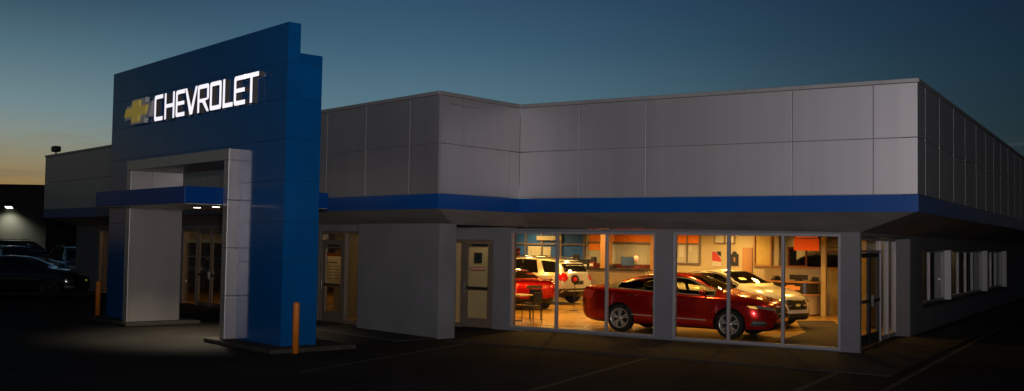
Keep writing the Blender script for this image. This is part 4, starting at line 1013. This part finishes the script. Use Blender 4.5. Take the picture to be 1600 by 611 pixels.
m9 = N.new('ShaderNodeMix'); m9.data_type = 'RGBA'; Lk.new(f3.outputs[0], m9.inputs[0]); Lk.new(m2.outputs[2], m9.inputs[6]); Lk.new(rq.outputs[0], m9.inputs[7]); m2 = m9
f0 = mrange(at.outputs[0], rad(-80), rad(-34))
ro = ramp([(0, srgb(14, 22, 22)), (.2, srgb(20, 40, 46)), (.5, srgb(18, 40, 54)), (1, srgb(8, 16, 28))]); Lk.new(el.outputs[0], ro.inputs['Fac'])
m0 = N.new('ShaderNodeMix'); m0.data_type = 'RGBA'; Lk.new(f0.outputs[0], m0.inputs[0]); Lk.new(ro.outputs[0], m0.inputs[6]); Lk.new(m2.outputs[2], m0.inputs[7]); m2 = m0
# low cloud streaks near the afterglow
mpn = N.new('ShaderNodeMapping'); mpn.inputs['Scale'].default_value = (5, 5, 46); Lk.new(tc.outputs['Generated'], mpn.inputs[0])
nz = N.new('ShaderNodeTexNoise'); nz.inputs['Scale'].default_value = 1.6; nz.inputs['Detail'].default_value = 5; Lk.new(mpn.outputs[0], nz.inputs['Vector'])
cl = mrange(nz.outputs['Fac'], .46, .68)
cz = N.new('ShaderNodeMapRange'); cz.inputs['From Min'].default_value = .105; cz.inputs['From Max'].default_value = .05; Lk.new(sep.outputs['Z'], cz.inputs['Value'])
mu = N.new('ShaderNodeMath'); mu.operation = 'MULTIPLY'; Lk.new(cl.outputs[0], mu.inputs[0]); Lk.new(cz.outputs[0], mu.inputs[1])
mu2 = N.new('ShaderNodeMath'); mu2.operation = 'MULTIPLY'; mu2.inputs[1].default_value = .65; Lk.new(mu.outputs[0], mu2.inputs[0])
m3 = N.new('ShaderNodeMix'); m3.data_type = 'RGBA'; Lk.new(mu2.outputs[0], m3.inputs[0]); Lk.new(m2.outputs[2], m3.inputs[6]); m3.inputs[7].default_value = (*srgb(112, 104, 88), 1)
# a trace of the physical twilight sky
sk = N.new('ShaderNodeTexSky'); sk.sky_type = 'NISHITA'; sk.sun_disc = False; sk.sun_elevation = rad(-3); sk.sun_rotation = rad(-42)
sc_ = N.new('ShaderNodeVectorMath'); sc_.operation = 'SCALE'; sc_.inputs['Scale'].default_value = .05; Lk.new(sk.outputs[0], sc_.inputs[0])
ad = N.new('ShaderNodeVectorMath'); ad.operation = 'ADD'; Lk.new(m3.outputs[2], ad.inputs[0]); Lk.new(sc_.outputs[0], ad.inputs[1])
Lk.new(ad.outputs[0], bg.inputs['Color']); bg.inputs['Strength'].default_value = 1.0

# ------------------------------------------------------------------ lamps
def lamp(kind, name, loc, energy, col, target=None, **k):
    d = bpy.data.lights.new(name, kind); d.energy = energy; d.color = col
    for a, v in k.items(): setattr(d, a, v)
    o = bpy.data.objects.new(name, d); C.objects.link(o); o.location = loc
    if target is not None: o.rotation_euler = (Vector(target) - Vector(loc)).to_track_quat('-Z', 'Y').to_euler()
    return o
warm = (1., .50, .095)
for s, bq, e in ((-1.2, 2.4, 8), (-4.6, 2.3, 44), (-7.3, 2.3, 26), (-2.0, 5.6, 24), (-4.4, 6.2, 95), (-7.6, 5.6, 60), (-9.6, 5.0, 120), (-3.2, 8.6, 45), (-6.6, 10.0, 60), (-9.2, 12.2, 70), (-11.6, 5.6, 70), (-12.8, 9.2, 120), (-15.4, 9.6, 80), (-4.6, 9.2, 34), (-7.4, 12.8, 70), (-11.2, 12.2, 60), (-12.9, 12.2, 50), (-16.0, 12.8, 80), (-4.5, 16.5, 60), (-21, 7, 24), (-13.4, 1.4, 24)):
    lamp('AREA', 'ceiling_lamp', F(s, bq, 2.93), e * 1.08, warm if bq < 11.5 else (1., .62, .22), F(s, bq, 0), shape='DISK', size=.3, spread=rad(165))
lamp('AREA', 'vestibule_lamp', F(-9.8, .55, 2.93), 6, (1., .72, .38), F(-9.8, .55, 0), shape='DISK', size=.3)
lamp('AREA', 'vestibule_lamp', L(-6.0, 2.1, 2.93), 20, (1., .66, .30), L(-6.0, 2.1, 0), shape='DISK', size=.3)
lamp('AREA', 'vestibule_lamp', L(-23, 2.5, 2.93), 26, (1., .55, .16), L(-23, 2.5, 0), shape='DISK', size=.3)
lamp('AREA', 'vestibule_lamp', L(-14, 2.9, 2.93), 26, (1., .55, .16), L(-14, 2.9, 0), shape='DISK', size=.3)
for bq in (9, 14, 21): lamp('AREA', 'office_lamp', F(-.9, bq, 2.93), 6, (1., .8, .55), F(-.9, bq, 0), size=.4)
for s in (-4.48, -3.51): lamp('SPOT', 'canopy_downlight', T(s, .24, 2.87), 420, (1., .84, .60), T(s, .24, 0), spot_size=rad(112), spot_blend=.55, shadow_soft_size=.08)
lamp('SPOT', 'wall_lamp_glow', (-29.35, 59.3, 3.8), 420, (.95, 1., .82), (-29.35, 59.75, 0), spot_size=rad(125), spot_blend=.9, shadow_soft_size=.12)
# added spot lamp, no visible source: flash-like light from just behind the camera
lamp('SPOT', 'added_flash_spot', (.4, -.8, 2.9), 7400, (1., .93, .95), (.6, 22.0, 12.5), spot_size=rad(98), spot_blend=1., shadow_soft_size=.35)
lamp('SUN', 'afterglow_sun', (-60, 30, 40), .008, (1., .7, .5), (0, 40, 0), angle=rad(10))

# ------------------------------------------------------------------ camera and render settings
cd = bpy.data.cameras.new('camera'); cam = bpy.data.objects.new('camera', cd); C.objects.link(cam)
cam.location = (0, 0, 2.2)
cam.matrix_world = Matrix.Translation((0, 0, 2.2)) @ Matrix.Rotation(math.pi / 2 + .0450767, 4, 'X') @ Matrix.Rotation(.0160224, 4, 'Z')
cd.sensor_width = 36; cd.lens = 1603.3 / 1600 * 36; cd.shift_y = 1.5 / 1600; cd.clip_end = 2000; cd.clip_start = .05
sc = bpy.context.scene; sc.camera = cam
sc.render.engine = 'CYCLES'; sc.cycles.use_denoising = True
try: sc.cycles.denoiser = 'OPENIMAGEDENOISE'
except Exception: pass
sc.cycles.max_bounces = 8; sc.cycles.diffuse_bounces = 3; sc.cycles.glossy_bounces = 4; sc.cycles.transparent_max_bounces = 16
sc.cycles.sample_clamp_indirect = 4; sc.cycles.caustics_reflective = False; sc.cycles.caustics_refractive = False
sc.view_settings.view_transform = 'Standard'; sc.view_settings.look = 'None'; sc.view_settings.exposure = 0; sc.view_settings.gamma = 1
